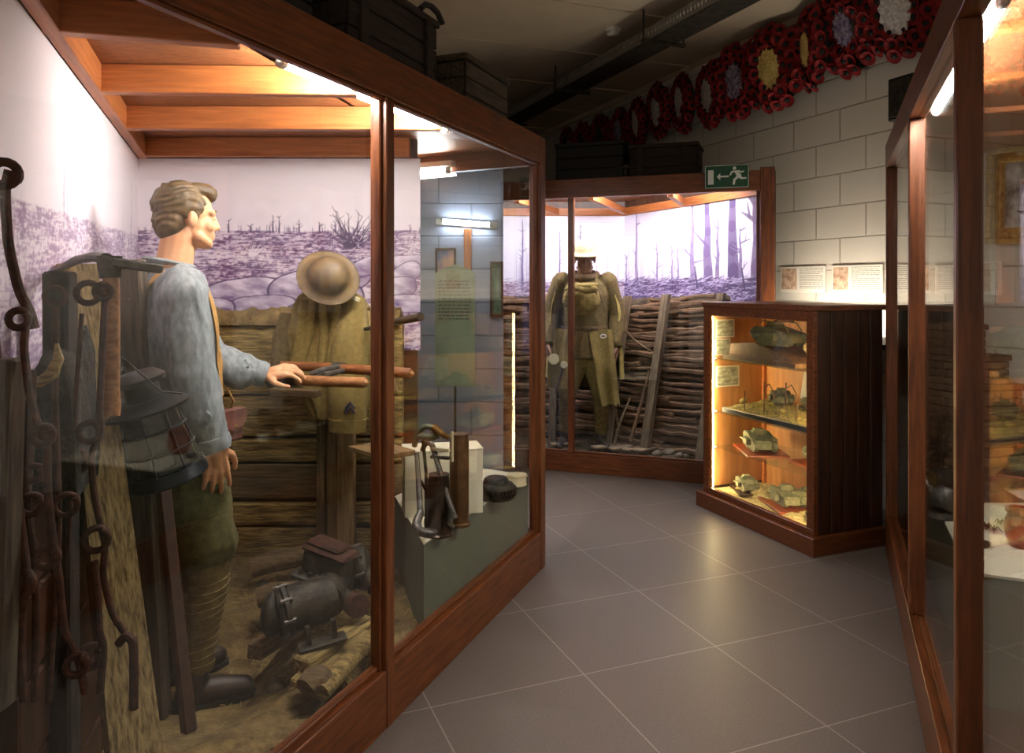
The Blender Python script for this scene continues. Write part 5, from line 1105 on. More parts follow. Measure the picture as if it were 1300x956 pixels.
for i,(u,v) in enumerate(((1252,672),(1262,676),(1270,668))):
    c = on2(u,v); t = thing('caltrop',('rusty wire caltrop on the cream plinth, nearest the big case post','rusty wire caltrop on the cream plinth, lowest of the three','rusty wire caltrop on the cream plinth, nearest the brown pot')[i],'caltrop',c); mb = MB(); rs = random.Random(i)
    for k in range(4): a = k*1.57+i; mb.tube([c+V((0,0,.014)), c+V((math.cos(a)*.012,math.sin(a)*.012,.025)), c+V((math.cos(a)*.028,math.sin(a)*.028,.004))], [.0035,.003,.0012], 6)
    obj('spikes', mb, 'rust', t); obj('hub', MB().ell(c+V((0,0,.014)), .008, seg=8, rings=6), 'rust', t)
c = on2(1244,693); lath('dish','low dark dish on the cream plinth beside the big case post','dish',c,[(0,0),(.03,0),(.034,.008),(.036,.016),(.03,.016),(.02,.008),(0,.008)],'iron',24)
c = on2(1300,694); t = lath('clay_pot','large brown pot with a thick rim at the near side of the cream plinth','pot',c,[(0,0),(.045,0),(.058,.03),(.066,.07),(.060,.10),(.052,.12),(.060,.128),(.060,.14),(.048,.142),(.045,.12),(.0,.02)],'redbase',32)
c = on2(1262,632); o = mound('broken_helmet','', Matrix.Translation(c), .2,.16,.09,'iron',4); tag(o,'dark lump of corroded metal behind the caltrops on the cream plinth','relic')
c = on2(1275,618); o = mound('chalk_lump','', Matrix.Translation(c), .26,.12,.07,'sand',8); tag(o,'pale chalky lump behind the corroded metal in the tall narrow case','relic')
# stack of old leather and wood ammunition boxes at the far end
zs = QZ; rs = random.Random(2)
for i,(w,d_,h_,sh) in enumerate(((.62,.34,.17,0),(.60,.34,.14,.03),(.56,.32,.15,.05),(.50,.30,.15,.08),(.40,.28,.16,.14))):
    crate('ammunition_box', 'dark wooden ammunition box in the tall narrow case, %s' % ('at the bottom of the stack','second from the bottom of the stack','middle of the stack','second from the top of the stack','topmost of the stack')[i], frame(R(3.49,2.70+sh*.2,zs), R(1,-.12)), w-.10-sh*.6, d_-.06, h_, 'stack', cleats=False); zs += h_
wm = frame(on2(1196,612)+V((.05,.12,.15)), V((1,.1,0))); t = thing('cart_wheel','small dark spoked iron wheel leaning behind the shell','wheel',mtx=wm)
obj('rim', MB().tube([(.15*math.cos(k*PI/18),0,.15*math.sin(k*PI/18)) for k in range(36)], .012, 8, closed=True), 'iron', t, local=wm); obj('hub', MB().tube([(0,-.03,0),(0,.03,0)], .03, 16), 'iron', t, local=wm)
for k in range(8): obj('spoke', MB().tube([(.02*math.cos(k*PI/4),0,.02*math.sin(k*PI/4)),(.145*math.cos(k*PI/4),0,.145*math.sin(k*PI/4))], .007, 6), 'iron', t, local=wm)

# ---------------------------------------------------------------- wattle in the far case
def hurdle(label, base, top, n, seed, rmin=.011, rmax=.02, mt='branch', span=(.5,1.1)):
    """base/top: matching polylines; sticks run along them"""
    b = [V(p) for p in base]; t_ = [V(p) for p in top]; hd = thing('wattle_hurdle', label, 'wattle fence', b[0]); rs = random.Random(seed)
    ln_ = [(b[i+1]-b[i]).length for i in range(len(b)-1)]; T = sum(ln_)
    def at(s, h):
        s = max(0,min(T-.001,s)); i = 0
        while s > ln_[i]: s -= ln_[i]; i += 1
        f = s/ln_[i]; return b[i].lerp(b[i+1],f).lerp(t_[i].lerp(t_[i+1],f),h)
    rows = int(n/(T/((span[0]+span[1])/2*.88)+.45)); k = 0
    for rI in range(rows):
        s = -rs.uniform(0,.4); h0 = (rI+.5)/rows
        while s < T-.1 and k < 100:
            l = rs.uniform(*span); r = rs.uniform(rmin,rmax); h1 = h0+rs.uniform(-.018,.018); tl = rs.uniform(-.03,.03); off = rs.uniform(-.02,.03); pts = []; m = 9; sd = rs.uniform(0,99)
            for j in range(m+1):
                q = s+l*j/m
                if q < 0 or q > T: continue
                p = at(q, h1+tl*(j/m-.5)+.012*mnoise.noise((j*.5,sd,0))); wv = .018*math.sin(q*PI/.40+rI*PI); p = p+V((-.8,-.6,0))*(wv+off)+V((0,0,.016*mnoise.noise((j*.7,sd,5)))); pts.append(p)
            if len(pts) > 2: obj('stick', MB().tube(pts, [r*(1-.45*j/len(pts)) for j in range(len(pts))], 6), mt, hd); k += 1
            s += l*rs.uniform(.75,1.0)
    # backing of packed earth and brush behind the sticks
    vs = []; fs = []; N_ = 24
    for i in range(N_+1):
        for h in range(13): p = at(T*i/N_, h/12)+V((.05,.045,0))+V((.03*mnoise.noise((i*.6,h*.8,seed)),.03*mnoise.noise((i*.6,h*.8,seed+4)),0)); vs += [p, p+V((.06,.06,0))]
    for i in range(N_):
        for h in range(12):
            q = (i*13+h)*2; w = q+26; fs += [(q,w,w+2,q+2),(q+1,q+3,w+3,w+1)]
        q = i*26; w = q+26; fs += [(q,q+1,w+1,w),(q+24,w+24,w+25,q+25)]
    for e in (0, N_): 
        for h in range(12): q = (e*13+h)*2; fs.append((q,q+2,q+3,q+1))
    obj('packed_brush', MB().add(vs,fs), 'earth2', hd); return hd, at
bC, bB, bA = P(896,600,5.76), P(819,573,6.08), P(769,563,6.40)
tC, tB, tA = P(924,376,5.86), P(845,381,6.24), P(795,384,6.56)
for p in (bC,bB,bA): p.z = .10
hd, at = hurdle('woven wattle fence of brown sticks leaning against the forest mural', [bC,bB,bA], [tC,tB,tA], 96, 1, .016, .029, span=(.55,1.2))
hd2, at2 = hurdle('shadowed wattle fence behind the helmeted soldier', [bA+V((0,.05,0)),V((.15,6.80,.1)),V((-1.3,6.95,.1))], [tA+V((0,.05,0)),V((.2,6.93,1.36)),V((-1.3,7.1,1.36))], 70, 2, .022, .036, span=(.7,1.4))
for (u0,v0,Y0),(u1,v1,Y1),w in (((888,588,5.72),(916,372,5.80),.066),((817,575,5.96),(846,374,6.12),.07),((769,566,6.22),(797,376,6.40),.062)): 
    quadpost('stake', P(u0,v0+6,Y0), P(u1,v1,Y1), w, w*.9, .05, 'stake', hd, V((-.7,-.7,0)))
quadpost('stake', P(700,600,6.6), P(704,378,6.75), .06,.06,.05,'stake',hd2,V((0,-1,0)))
bank('earth_bank', [tC+V((.06,.05,-.03)), tB+V((.06,.06,-.03)), tA+V((.03,.05,-.03))], .06,.06,'earth2','lumpy earth along the top of the leaning wattle fence',seed=3)
tool('loose_branch','pale forked stick leaning in front of the nearest wattle stakes by the soldier','branch',[('stick',[P(778,572,6.06),P(786,540,6.08),P(800,505,6.1)],[.012,.011,.007],'stake'),('fork',[P(785,543,6.08),P(779,500,6.08)],[.009,.005],'stake')])
tool('loose_branch','thin dark stick leaning across the middle of the wattle fence','branch',[('stick',[P(800,560,5.98),P(812,520,6.0),P(824,470,6.02)],[.014,.013,.009],'branch')])
tool('loose_branch','slanting stick crossing the top sticks beside the soldier','branch',[('stick',[P(794,420,6.15),P(808,434,6.1),P(826,446,6.05)],[.012,.011,.009],'branch')])
for i,(u0,u1,v0,v1) in enumerate(((776,800,588,570),(792,822,590,572),(808,832,592,574),(752,786,590,578),(700,735,588,580))):
    Y0, Y1 = 1.31*F/(v0+8-360), 1.31*F/(v1+4-360); Yf = lambda u: BR0.y+bd.y*sK(u)+.13; a_, b_ = P(u0,v0+2,max(Y0,Yf(u0))), P(u1,v1+2,max(Y1,Yf(u1)+.18)); a_.z = b_.z = .175
    log('flat duckboard slat on the far trench floor, %s' % ('directly below the thin leaning stick','second from the soldier','at the foot of the middle stake','beside the boots','by the slim case post')[i], a_, b_, .075,.022,'stake',False,'duckboard_slat')
EXPOSURE = 0.5
# ---------------------------------------------------------------- figures
def rotm(loc, a): return Matrix.Translation(V(loc)) @ Matrix.Rotation(a,4,'Z')
def hand(mb, T, wrist, d, n, side, curl=.5, s=1.0, spread=.12, thumb=.6):
    """d: finger direction, n: palm normal (the way fingers curl), side: towards the thumb"""
    d, n, side = V(d).normalized(), V(n).normalized(), V(side).normalized(); w = V(wrist); R_ = .0115*s
    for k in range(4):
        o = (1.5-k)*.021*s; a_ = w+side*o*.6+d*.01; b_ = w+d*(.088-.006*abs(k-1))*s+side*o
        mb.cap(T@a_, .015*s, T@b_, .0125*s); L_ = (.072,.080,.074,.058)[k]*s; p = b_; ang = 0; dd = (d+side*(1.5-k)*spread).normalized()
        for j, f in enumerate((.45,.32,.23)):
            ang += curl*(.55,.8,.6)[j]; q = p+(dd*math.cos(ang)+n*math.sin(ang))*L_*f; mb.cap(T@p, (.0098,.0088,.0080)[j]*s, T@q, (.0088,.0080,.0068)[j]*s, 10); p = q
    a_ = w+side*.024*s+d*.022*s; b_ = a_+(side*.8+d*.6+n*.3).normalized()*.042*s; mb.cap(T@a_, .017*s, T@b_, .0115*s); c_ = b_+(side*(.5-.3*thumb)+d*.9+n*.5*thumb).normalized()*.032*s; mb.cap(T@b_, .0112*s, T@c_, .0095*s); e_ = c_+(d+n*.6*thumb).normalized()*.024*s; mb.cap(T@c_, .0095*s, T@e_, .0075*s)
    mb.cap(T@(w-d*.03), .026*s, T@(w+d*.05*s), .022*s)
def head(mb, T, s=1.0):
    S = T @ Matrix.Scale(s,4)
    mb.ell((-.014,0,.035),(.098,.076,.09),S); mb.ell((.026,0,-.03),(.068,.060,.085),S); mb.ell((.045,0,-.085),(.040,.036,.028),S); mb.ell((.066,0,-.097),(.022,.022,.018),S)
    mb.cap(S@V((.088,0,.008)),.008*s,S@V((.103,0,-.033)),.0115*s); mb.cap(S@V((.092,-.012,-.038)),.008*s,S@V((.092,.012,-.038)),.008*s)
    mb.cap(S@V((.072,-.042,.018)),.013*s,S@V((.084,0,.016)),.012*s); mb.cap(S@V((.072,.042,.018)),.013*s,S@V((.084,0,.016)),.012*s)
    for sg in (-1,1):
        mb.ell((.058,sg*.042,-.032),(.024,.020,.022),S); mb.cap(S@V((.02,sg*.053,-.07)),.018*s,S@V((.06,sg*.025,-.092)),.016*s)
        mb.cap(S@V((.088,0,-.062)),.0085*s,S@V((.080,sg*.022,-.064)),.005*s); mb.cap(S@V((.086,0,-.074)),.0085*s,S@V((.078,sg*.018,-.073)),.005*s)
        mb.ell((-.006,sg*.080,-.012),(.019,.010,.031),S @ Matrix.Rotation(sg*.0,4,'Z')); mb.cap(S@V((-.014,sg*.088,.012)),.006*s,S@V((-.018,sg*.088,-.02)),.005*s)
        mb.ell((.074,sg*.030,-.003),(.014,.016,.011),S)
    mb.cap(S@V((-.03,0,-.06)),.056*s,S@V((-.052,0,-.19)),.062*s)

# ---- mannequin in shirt sleeves
T = rotm((-1.165,2.63,.055), math.radians(30))
man = thing('mannequin', 'mannequin in blue grey shirt and green trousers resting a hand on the wooden poles', 'mannequin', (-1.165,2.63,.055))
HD = T @ Matrix.Translation((.035,-.01,1.655)) @ Matrix.Rotation(math.radians(8),4,'Z') @ Matrix.Rotation(math.radians(0),4,'Y') @ Matrix.Scale(.95,4)
sr, sl_ = V((-.005,-.175,1.405)), V((.0,.175,1.405))
er, wr = V((.025,-.225,1.13)), V((.085,-.235,.895))
Ti = T.inverted(); wl = Ti@P(336,476,2.90); el = sl_.lerp(wl,.5)+V((-.03,.03,-.10))
mb = MB(); head(mb, HD)
for a_,b_,r0,r1 in ((V((-.02,0,1.0)),V((-.01,0,1.35)),.12,.13),(V((-.01,0,1.36)),V((.0,0,1.47)),.12,.05),(sr,er,.045,.038),(er,wr,.038,.026),(sl_,el,.045,.038),(el,wl,.038,.026),(V((0,-.09,.95)),V((.07,-.11,.5)),.085,.05),(V((.07,-.11,.5)),V((.05,-.115,.1)),.045,.035),(V((0,.09,.95)),V((.035,.1,.5)),.085,.05),(V((.035,.1,.5)),V((.01,.1,.1)),.045,.035),(V((-.01,-.17,1.40)),V((0,.17,1.40)),.06,.06)): mb.cap(T@a_,r0,T@b_,r1)
hand(mb, T, wr, (.10,.02,-1), (-.1,1,0), (.9,.2,.15), .38, 1.06)
dW = Ti.to_3x3()@(P(370,470,2.90)-P(338,477,2.90)); hand(mb, T, wl, dW, (0,0,-1), Ti.to_3x3()@V((.15,-.7,-.35)), .45, 1.02)
b = obj('body', mb, 'skin', man); bake(b, .0042, 3)
ey = MB(); 
for sg in (-1,1): ey.ell((.0845,sg*.030,-.001),(.006,.010,.006), HD)
obj('eyes', ey, 'helmet2', man); ir = MB()
for sg in (-1,1): ir.ell((.089,sg*.030,-.001),(.0025,.004,.0045), HD)
obj('irises', ir, 'lantern', man)
obj('eyebrows', MB().cap(HD@V((.083,-.045,.022)),.004,HD@V((.093,-.016,.026)),.0045).cap(HD@V((.083,.045,.022)),.004,HD@V((.093,.016,.026)),.0045), 'hair', man)
hb = MB(); hb.ell((-.030,0,.048),(.099,.088,.086),HD); hb.ell((-.062,0,-.012),(.060,.075,.080),HD); hb.ell((.032,0,.100),(.070,.062,.030),HD); hb.ell((.068,.0,.090),(.032,.054,.024),HD); hb.ell((.078,-.012,.076),(.018,.034,.018),HD)
for sg in (-1,1): hb.ell((.005,sg*.072,.030),(.030,.012,.030),HD); hb.ell((.012,sg*.076,.005),(.008,.006,.022),HD)
hr = obj('hair', hb, 'hair', man)
Hi = HD.inverted()
def hfold(p): q = Hi@p; return .0022*math.sin((q.z*75+q.y*40+q.x*18+5*mnoise.noise((q.x*8,q.y*8,q.z*8)))*2.6)*(.7+mnoise.noise((q.x*20,q.y*20,q.z*20)))+.004*mnoise.noise((q.x*14,q.y*34,q.z*50))
bake(hr, .0032, 2, hfold)
# shirt
def twist(secs): return secs
sb = MB(); sb.loft([(-.015,0,.90,.135,.165),(-.012,0,.96,.150,.178),(-.01,0,1.03,.150,.176),(-.012,0,1.15,.142,.178),(-.012,0,1.27,.140,.188),(-.012,0,1.36,.128,.192),(-.015,0,1.42,.105,.165),(-.018,0,1.462,.080,.105),(-.012,0,1.49,.066,.070)], 40); 
sb.v = [T@v for v in sb.v]
sb.chain([T@(sr+V((0,.03,0))), T@(sr+V((0,-.012,-.03))), T@er, T@(er.lerp(wr,.55)+V((-.01,0,0))), T@(er.lerp(wr,.86))],[.085,.082,.074,.072,.056])
sb.chain([T@(sl_+V((0,-.03,0))), T@(sl_+V((0,.012,-.02))), T@el, T@(el.lerp(wl,.55)+V((0,0,-.012))), T@(el.lerp(wl,.85))],[.085,.080,.072,.070,.048])
sb.cap(T@sr,.07,T@er,.062).cap(T@er,.06,T@er.lerp(wr,.8),.05).cap(T@sl_,.07,T@el,.062).cap(T@el,.06,T@el.lerp(wl,.8),.044)
s_ = obj('shirt', sb, 'denim', man)
def sfold(p):
    q = Ti@p; arm = abs(q.y) > .2 or q.x > .17
    n1 = mnoise.noise((q.x*13,q.y*13,q.z*3.0)); n2 = mnoise.noise((q.x*26+4,q.y*26,q.z*6)); r = 1-abs(n1)*2.2
    n3 = mnoise.noise((q.x*5+9,q.y*5,q.z*9)); return .010*n1+.006*max(r,0)**3+.0035*n2+.006*n3-.003
bake(s_, .0075, 9, sfold)
# bring cuffs
def cuff(a_, b_, r0, r1, nm='cuff', m='denim'): return obj(nm, MB().tube([T@a_, T@a_.lerp(b_,.5), T@b_], [r0,r0*1.02,r1], 24), m, s_)
cuff(er.lerp(wr,.88), er.lerp(wr,1.06), .058,.052); cuff(el.lerp(wl,.86), el.lerp(wl,1.04), .050,.044)
obj('collar', MB().tube([T@V((-.025+.066*math.cos(a*PI/10),.066*math.sin(a*PI/10),1.495+.012*math.cos(a*PI/10)*-1)) for a in range(20)], .011, 8, closed=True, flat=2.0), 'denim', s_)
obj('back_seam', MB().tube([T@V((-.158,y*.15,1.375)) for y in (-1,-.5,0,.5,1)], .002, 6), 'denim', s_)
# braces, belt and pouch
def on_shirt(pts, rad=.004, flat=5): return MB()
def strap(name, pts, w, th, m, parent, T=T):
    """a flat band through local points given with outward normals"""
    vs = []; fs = []; n = len(pts)
    for i, (p, nn) in enumerate(pts):
        p, nn = T@V(p), (T.to_3x3()@V(nn)).normalized(); a_ = T@V(pts[max(i-1,0)][0]); b_ = T@V(pts[min(i+1,n-1)][0]); t_ = (b_-a_).normalized(); sd = t_.cross(nn).normalized()
        vs += [p-sd*w/2, p+sd*w/2, p+sd*w/2+nn*th, p-sd*w/2+nn*th]
    for i in range(n-1):
        for k in range(4): q = i*4+k; q2 = i*4+(k+1)%4; fs.append((q,q2,q2+4,q+4))
    fs += [(3,2,1,0),((n-1)*4,(n-1)*4+1,(n-1)*4+2,(n-1)*4+3)]; return obj(name, MB().add(vs,fs), m, parent, smooth=False)
from mathutils.bvhtree import BVHTree
def bv(o): dg = bpy.context.evaluated_depsgraph_get(); me = o.data; mw = WM[o.name]; return BVHTree.FromPolygons([mw@v.co for v in me.vertices],[tuple(p.vertices) for p in me.polygons])
shb = bv(s_)
def snap(pts, tree, T, lift=.004, n=7):
    out = []
    for i in range(len(pts)-1):
        for k in range(n): out.append(V(pts[i]).lerp(V(pts[i+1]),k/n))
    out.append(V(pts[-1])); Tin = T.inverted(); r = []
    for p in out: co, nn, _, _ = tree.find_nearest(T@p); nn = nn.normalized(); r.append((Tin@(co+nn*lift), Tin.to_3x3()@nn))
    for _ in range(2): r = [r[0]]+[((r[i-1][0]+r[i][0]+r[i+1][0])/3, r[i][1]) for i in range(1,len(r)-1)]+[r[-1]]
    return r
for sg in (-1,1):
    strap('brace_strap', snap([(-.165,sg*.035,.99),(-.165,sg*.05,1.2),(-.13,sg*.085,1.40),(-.02,sg*.10,1.49),(.09,sg*.105,1.40),(.15,sg*.10,1.2),(.155,sg*.085,1.03)], shb, T, .005), .028,.003,'leather_tan',man)
obj('brace_hook', MB().tube([T@V((.150,-.10,1.06)),T@V((.168,-.12,1.02)),T@V((.16,-.10,.985))], .003, 6).tube([T@V((.158,-.09,1.05)),T@V((.172,-.075,1.01)),T@V((.165,-.065,.985))], .003, 6), 'brass', man)
bl = MB(); n = 40; vs = []; fs = []
for k in range(n):
    a = 2*PI*k/n
    for r_, z in ((1,.93),(1.02,.93),(1.02,.985),(1,.985)): vs.append(T@V((-.012+.158*r_*math.cos(a), .184*r_*math.sin(a), z)))
for k in range(n):
    for j in range(4): fs.append((k*4+j,k*4+(j+1)%4,((k+1)%n)*4+(j+1)%4,((k+1)%n)*4+j))
obj('belt', MB().add(vs,fs), 'leather_red', man, smooth=False)
pm_ = T @ Matrix.Translation((.135,-.125,.94)) @ Matrix.Rotation(math.radians(-50),4,'Z')
po = obj('belt_pouch', MB().box((.0,-.052,-.055),(.042,.052,.05), bev=.010), 'leather_red', man, local=pm_)
fl_ = [(-.055,.055),(.055,.055),(.055,.015),(.035,-.006),(.0,-.016),(-.035,-.006),(-.055,.015)]
o = obj('flap', MB().prism(fl_, .006, Matrix.Translation((.046,0,0)) @ Matrix.Rotation(PI/2,4,'Z')).box((-.002,-.055,.049),(.048,.055,.055), bev=.002), 'leather_red', po, local=pm_, smooth=False); o.matrix_parent_inverse = WM[po.name].inverted()
obj('stud', MB().ell((.052,0,-.002),(.005,.006,.006),seg=10,rings=6), 'brass', po, local=pm_)
# trousers, puttees, boots
tr = MB(); tr.loft([(-.012,0,.72,.10,.16),(-.012,0,.80,.142,.176),(-.012,0,.90,.152,.178),(-.012,0,.96,.146,.172)],32); tr.v = [T@v for v in tr.v]
kneeR, kneeL = V((.085,-.115,.50)), V((.04,.10,.50))
tr.chain([T@V((0,-.085,.85)),T@V((.045,-.105,.68)),T@(kneeR+V((0,0,.05))),T@(kneeR+V((.0,0,-.03)))],[.118,.112,.098,.066])
tr.chain([T@V((0,.085,.85)),T@V((.02,.10,.68)),T@(kneeL+V((0,0,.05))),T@(kneeL+V((.0,0,-.03)))],[.118,.112,.098,.066])
to = obj('trousers', tr, 'green_trouser', man)
def tfold(p): q = Ti@p; n1 = mnoise.noise((q.x*9+3,q.y*9,q.z*5)); return .012*n1+.008*max(0,1-abs(mnoise.noise((q.x*7,q.y*7,q.z*4+5)))*4)**2
bake(to, .0085, 10, tfold)
def puttee(top, bot, r0, r1, T, parent, turns=13):
    pts = []; rd = []; n = turns*6
    mb = MB(); a_, b_ = V(top), V(bot); prof = []
    for i in range(turns):
        f0, f1 = i/turns, (i+1)/turns
        for f, e in ((f0,.0),(f0+.002,.004),((f0+f1)/2,.0025),(f1-.001,.0)):
            g = r0+(r1-r0)*f; g *= 1+.16*math.sin(min(1,f*1.5)*PI); prof.append((f,g+e))
    return mb, prof, a_, b_
def add_puttee(top, bot, r0, r1, T, parent, label=None):
    mb, prof, a_, b_ = puttee(top, bot, r0, r1, T, parent); vs = []; fs = []; seg = 26
    for f, r in prof:
        c = a_.lerp(b_, f)
        for k in range(seg): a = 2*PI*k/seg; vs.append(T@(c+V((math.cos(a)*r*1.05, math.sin(a)*r, .012*math.sin(a+f*3)+.004*mnoise.noise((a*2,f*30,1))))))
    n = len(prof)
    for i in range(n-1):
        for k in range(seg): fs.append((i*seg+k,i*seg+(k+1)%seg,(i+1)*seg+(k+1)%seg,(i+1)*seg+k))
    fs += [tuple(range(seg))[::-1], tuple((n-1)*seg+k for k in range(seg))]; return obj('puttee', MB().add(vs,fs), 'puttee', parent)
ankR, ankL = V((.05,-.115,.11)), V((.01,.10,.11))
add_puttee(kneeR+V((0,0,-.005)), ankR, .066,.048, T, man); add_puttee(kneeL+V((0,0,-.005)), ankL, .066,.048, T, man)
def boot(ank, T, parent, yaw=0):
    B_ = T @ Matrix.Translation(ank-V((0,0,ank.z))) @ Matrix.Rotation(yaw,4,'Z'); mb = MB(); mb.cap(B_@V((-.01,0,.13)),.050,B_@V((-.01,0,.06)),.046); mb.cap(B_@V((-.03,0,.045)),.042,B_@V((.08,0,.045)),.042); mb.cap(B_@V((.08,0,.042)),.042,B_@V((.15,0,.036)),.034)
    o = obj('boot', mb, 'boot', parent); bake(o, .006, 4)
    out = [(-.078,-.03),(-.05,-.042),(.05,-.044),(.13,-.046),(.18,-.03),(.19,0),(.18,.03),(.13,.046),(.05,.044),(-.05,.042),(-.078,.03)]
    vs = [B_@V((x,y,z)) for z in (0,.016) for x,y in out]; n = len(out); s2 = obj('sole', MB().add(vs,[tuple(range(n))[::-1],tuple(range(n,2*n))]+[(i,(i+1)%n,n+(i+1)%n,n+i) for i in range(n)]), 'dark', o, smooth=False)
boot(V((.05,-.115,.11)), T, man, -.1); boot(V((.01,.10,.11)), T, man, .25)

# ---- soldier in the far case (faces the viewer)
SX, SY, SZ_ = .60, 6.24, .13
T2 = rotm((SX,SY,SZ_), math.radians(-95)); T2i = T2.inverted(); k2 = .985
so = thing('mannequin', 'soldier mannequin in steel helmet, khaki greatcoat and gas mask bag behind the far glass', 'mannequin', (SX,SY,SZ_))
H2 = T2 @ Matrix.Translation((.03,0,1.555)) @ Matrix.Rotation(math.radians(12),4,'Y')
s2r, s2l = V((-.02,-.19,1.36)), V((-.02,.19,1.36)); e2r, w2r = V((-.05,-.29,1.10)), V((.06,-.30,.86)); e2l, w2l = V((-.04,.27,1.09)), V((.05,.25,.84))
mb = MB(); head(mb, H2)
for a_,b_,r0,r1 in ((V((-.02,0,.9)),V((-.01,0,1.3)),.11,.12),(V((-.01,0,1.30)),V((.0,0,1.40)),.11,.05),(s2r,e2r,.045,.038),(e2r,w2r,.038,.027),(s2l,e2l,.045,.038),(e2l,w2l,.038,.027),(V((0,-.09,.87)),V((.04,-.13,.48)),.085,.055),(V((.04,-.13,.48)),V((0,-.15,.1)),.05,.035),(V((0,.09,.87)),V((.05,.13,.48)),.085,.055),(V((.05,.13,.48)),V((.02,.12,.1)),.05,.035),(V((-.02,-.18,1.34)),V((-.02,.18,1.34)),.06,.06)): mb.cap(T2@a_,r0,T2@b_,r1)
hand(mb, T2, w2l, (.15,.05,-1), (0,-1,0), (1,0,.1), .55, 1.08); hand(mb, T2, w2r, (.2,0,-1), (0,1,0), (1,0,.1), .6, 1.08)
b = obj('body', mb, 'skin2', so); bake(b, .0055, 3)
ct = MB(); ct.loft([(-.01,0,.74,.155,.205),(-.01,0,.85,.150,.195),(-.01,0,.97,.140,.178),(-.01,0,1.12,.148,.186),(-.01,0,1.26,.142,.205),(-.015,0,1.34,.115,.20),(-.02,0,1.39,.085,.12),(-.01,0,1.43,.065,.072)],40); ct.v = [T2@v for v in ct.v]
for s_0,e_0,w_0 in ((s2r,e2r,w2r),(s2l,e2l,w2l)): ct.chain([T2@s_0,T2@e_0,T2@e_0.lerp(w_0,.9)],[.082,.072,.058])
c_ = obj('coat', ct, 'khaki2', so)
def cfold(p): q = T2i@p; return .010*mnoise.noise((q.x*10,q.y*10,q.z*3.4))+.009*max(0,1-abs(mnoise.noise((q.x*7,q.y*9,q.z*3+7)))*4)**2
bake(c_, .008, 4, cfold)
for s_0,e_0,w_0 in ((s2r,e2r,w2r),(s2l,e2l,w2l)): obj('cuff', MB().tube([T2@e_0.lerp(w_0,.80),T2@e_0.lerp(w_0,1.0)],[.056,.054],20), 'khaki2', c_)
# long open coat skirts
def skirt(ys, z0, z1, x0, x1, sweep, m, nm='coat_skirt', seed=0):
    vs = []; fs = []; nu, nv = 16, 18
    for j in range(nv+1):
        f = j/nv
        for i in range(nu+1):
            g = i/nu; y = ys[0]+(ys[1]-ys[0])*g; y += (sweep[0]+(sweep[1]-sweep[0])*g)*f; x = x0+(x1-x0)*f+.03*math.sin(g*9+seed)*(.2+f)*.8-.25*abs(y)**2*1.3+.02*mnoise.noise((g*4,f*3,seed)); z = z0+(z1-z0)*f+.03*mnoise.noise((g*3,seed,2))*f
            vs += [T2@V((x,y,z)), T2@V((x-.008,y,z))]
    for j in range(nv):
        for i in range(nu): q = (j*(nu+1)+i)*2; w = q+(nu+1)*2; fs += [(q,q+2,w+2,w),(q+1,w+1,w+3,q+3)]
    for j in range(nv):
        for i in (0,nu): q = (j*(nu+1)+i)*2; w = q+(nu+1)*2; fs.append((q,w,w+1,q+1))
    for i in range(nu):
        for j in (0,nv): q = (j*(nu+1)+i)*2; fs.append((q,q+1,q+3,q+2))
    return obj(nm, MB().add(vs,fs), m, so)
skirt((.03,.22), .98,.38, .13,.20, (.10,.06), 'khaki', seed=1); skirt((-.05,-.24), .98,.50, .12,.15, (-.06,-.07), 'khaki', seed=4)
skirt((-.22,.22), .95,.48, -.13,-.22, (-.05,.05), 'khaki2', 'coat_back', seed=7)
# cape over the shoulders, bag on the chest
cp_ = MB(); vs = []; fs = []; nu, nv = 30, 14
for j in range(nv+1):
    f = j/nv
    for i in range(nu+1):
        a = math.radians(70)+math.radians(220)*i/nu; r_y = .10+.18*min(1,f*2.6)**.7+.03*f; r_x = .09+.10*min(1,f*2.6)**.7+.06*f; z = 1.43-.10*min(1,f*2.6)**1.6-.95*max(0,f-.2); w_ = 1+.07*math.sin(i*1.5)*f
        vs += [T2@V((-.02+r_x*w_*math.cos(a), r_y*w_*math.sin(a), z)), T2@V((-.02+(r_x*w_-.007)*math.cos(a), (r_y*w_-.007)*math.sin(a), z-.002))]
for j in range(nv):
    for i in range(nu): q = (j*(nu+1)+i)*2; w = q+(nu+1)*2; fs += [(q,w,w+2,q+2),(q+1,q+3,w+3,w+1)]
    for i in (0,nu): q = (j*(nu+1)+i)*2; w = q+(nu+1)*2; fs.append((q,q+1,w+1,w))
for i in range(nu):
    for j in (0,nv): q = (j*(nu+1)+i)*2; fs.append((q,q+2,q+3,q+1))
obj('cape', MB().add(vs,fs), 'cape', so)
sc2 = obj('scarf', MB().tube([T2@V((-.02+.095*math.cos(a*PI/12),.10*math.sin(a*PI/12),1.415-.02*math.cos(a*PI/12)+.006*math.sin(a*3))) for a in range(24)], .030, 12, closed=True), 'jerkin', so)
bg = T2 @ Matrix.Translation((.155,-.03,1.25)); gb = obj('gas_mask_bag', MB().ell((-.02,0,-.03),(.06,.15,.13)).ell((.01,-.04,.03),(.05,.09,.08)).ell((.01,.05,-.04),(.05,.09,.09)).box((-.05,-.12,-.12),(.01,.12,.08), bev=.03).xf(bg), 'khaki', so); bake(gb, .008, 4, lambda p: .016*mnoise.noise(p*11)+.008*mnoise.noise(p*24))
fb = obj('bag_flap', MB().ell((.015,0,.055),(.05,.135,.05)).xf(bg), 'khaki', so); bake(fb, .006, 3, lambda p: .012*mnoise.noise(p*13)); obj('bag_strap', MB().tube([T2@V((.18,-.10,1.26)),T2@V((.14,-.10,1.36)),T2@V((.02,-.11,1.43))], .012, 8, flat=.4).tube([T2@V((.18,.09,1.26)),T2@V((.14,.09,1.36)),T2@V((.02,.10,1.43))], .012, 8, flat=.4), 'khaki2', so)
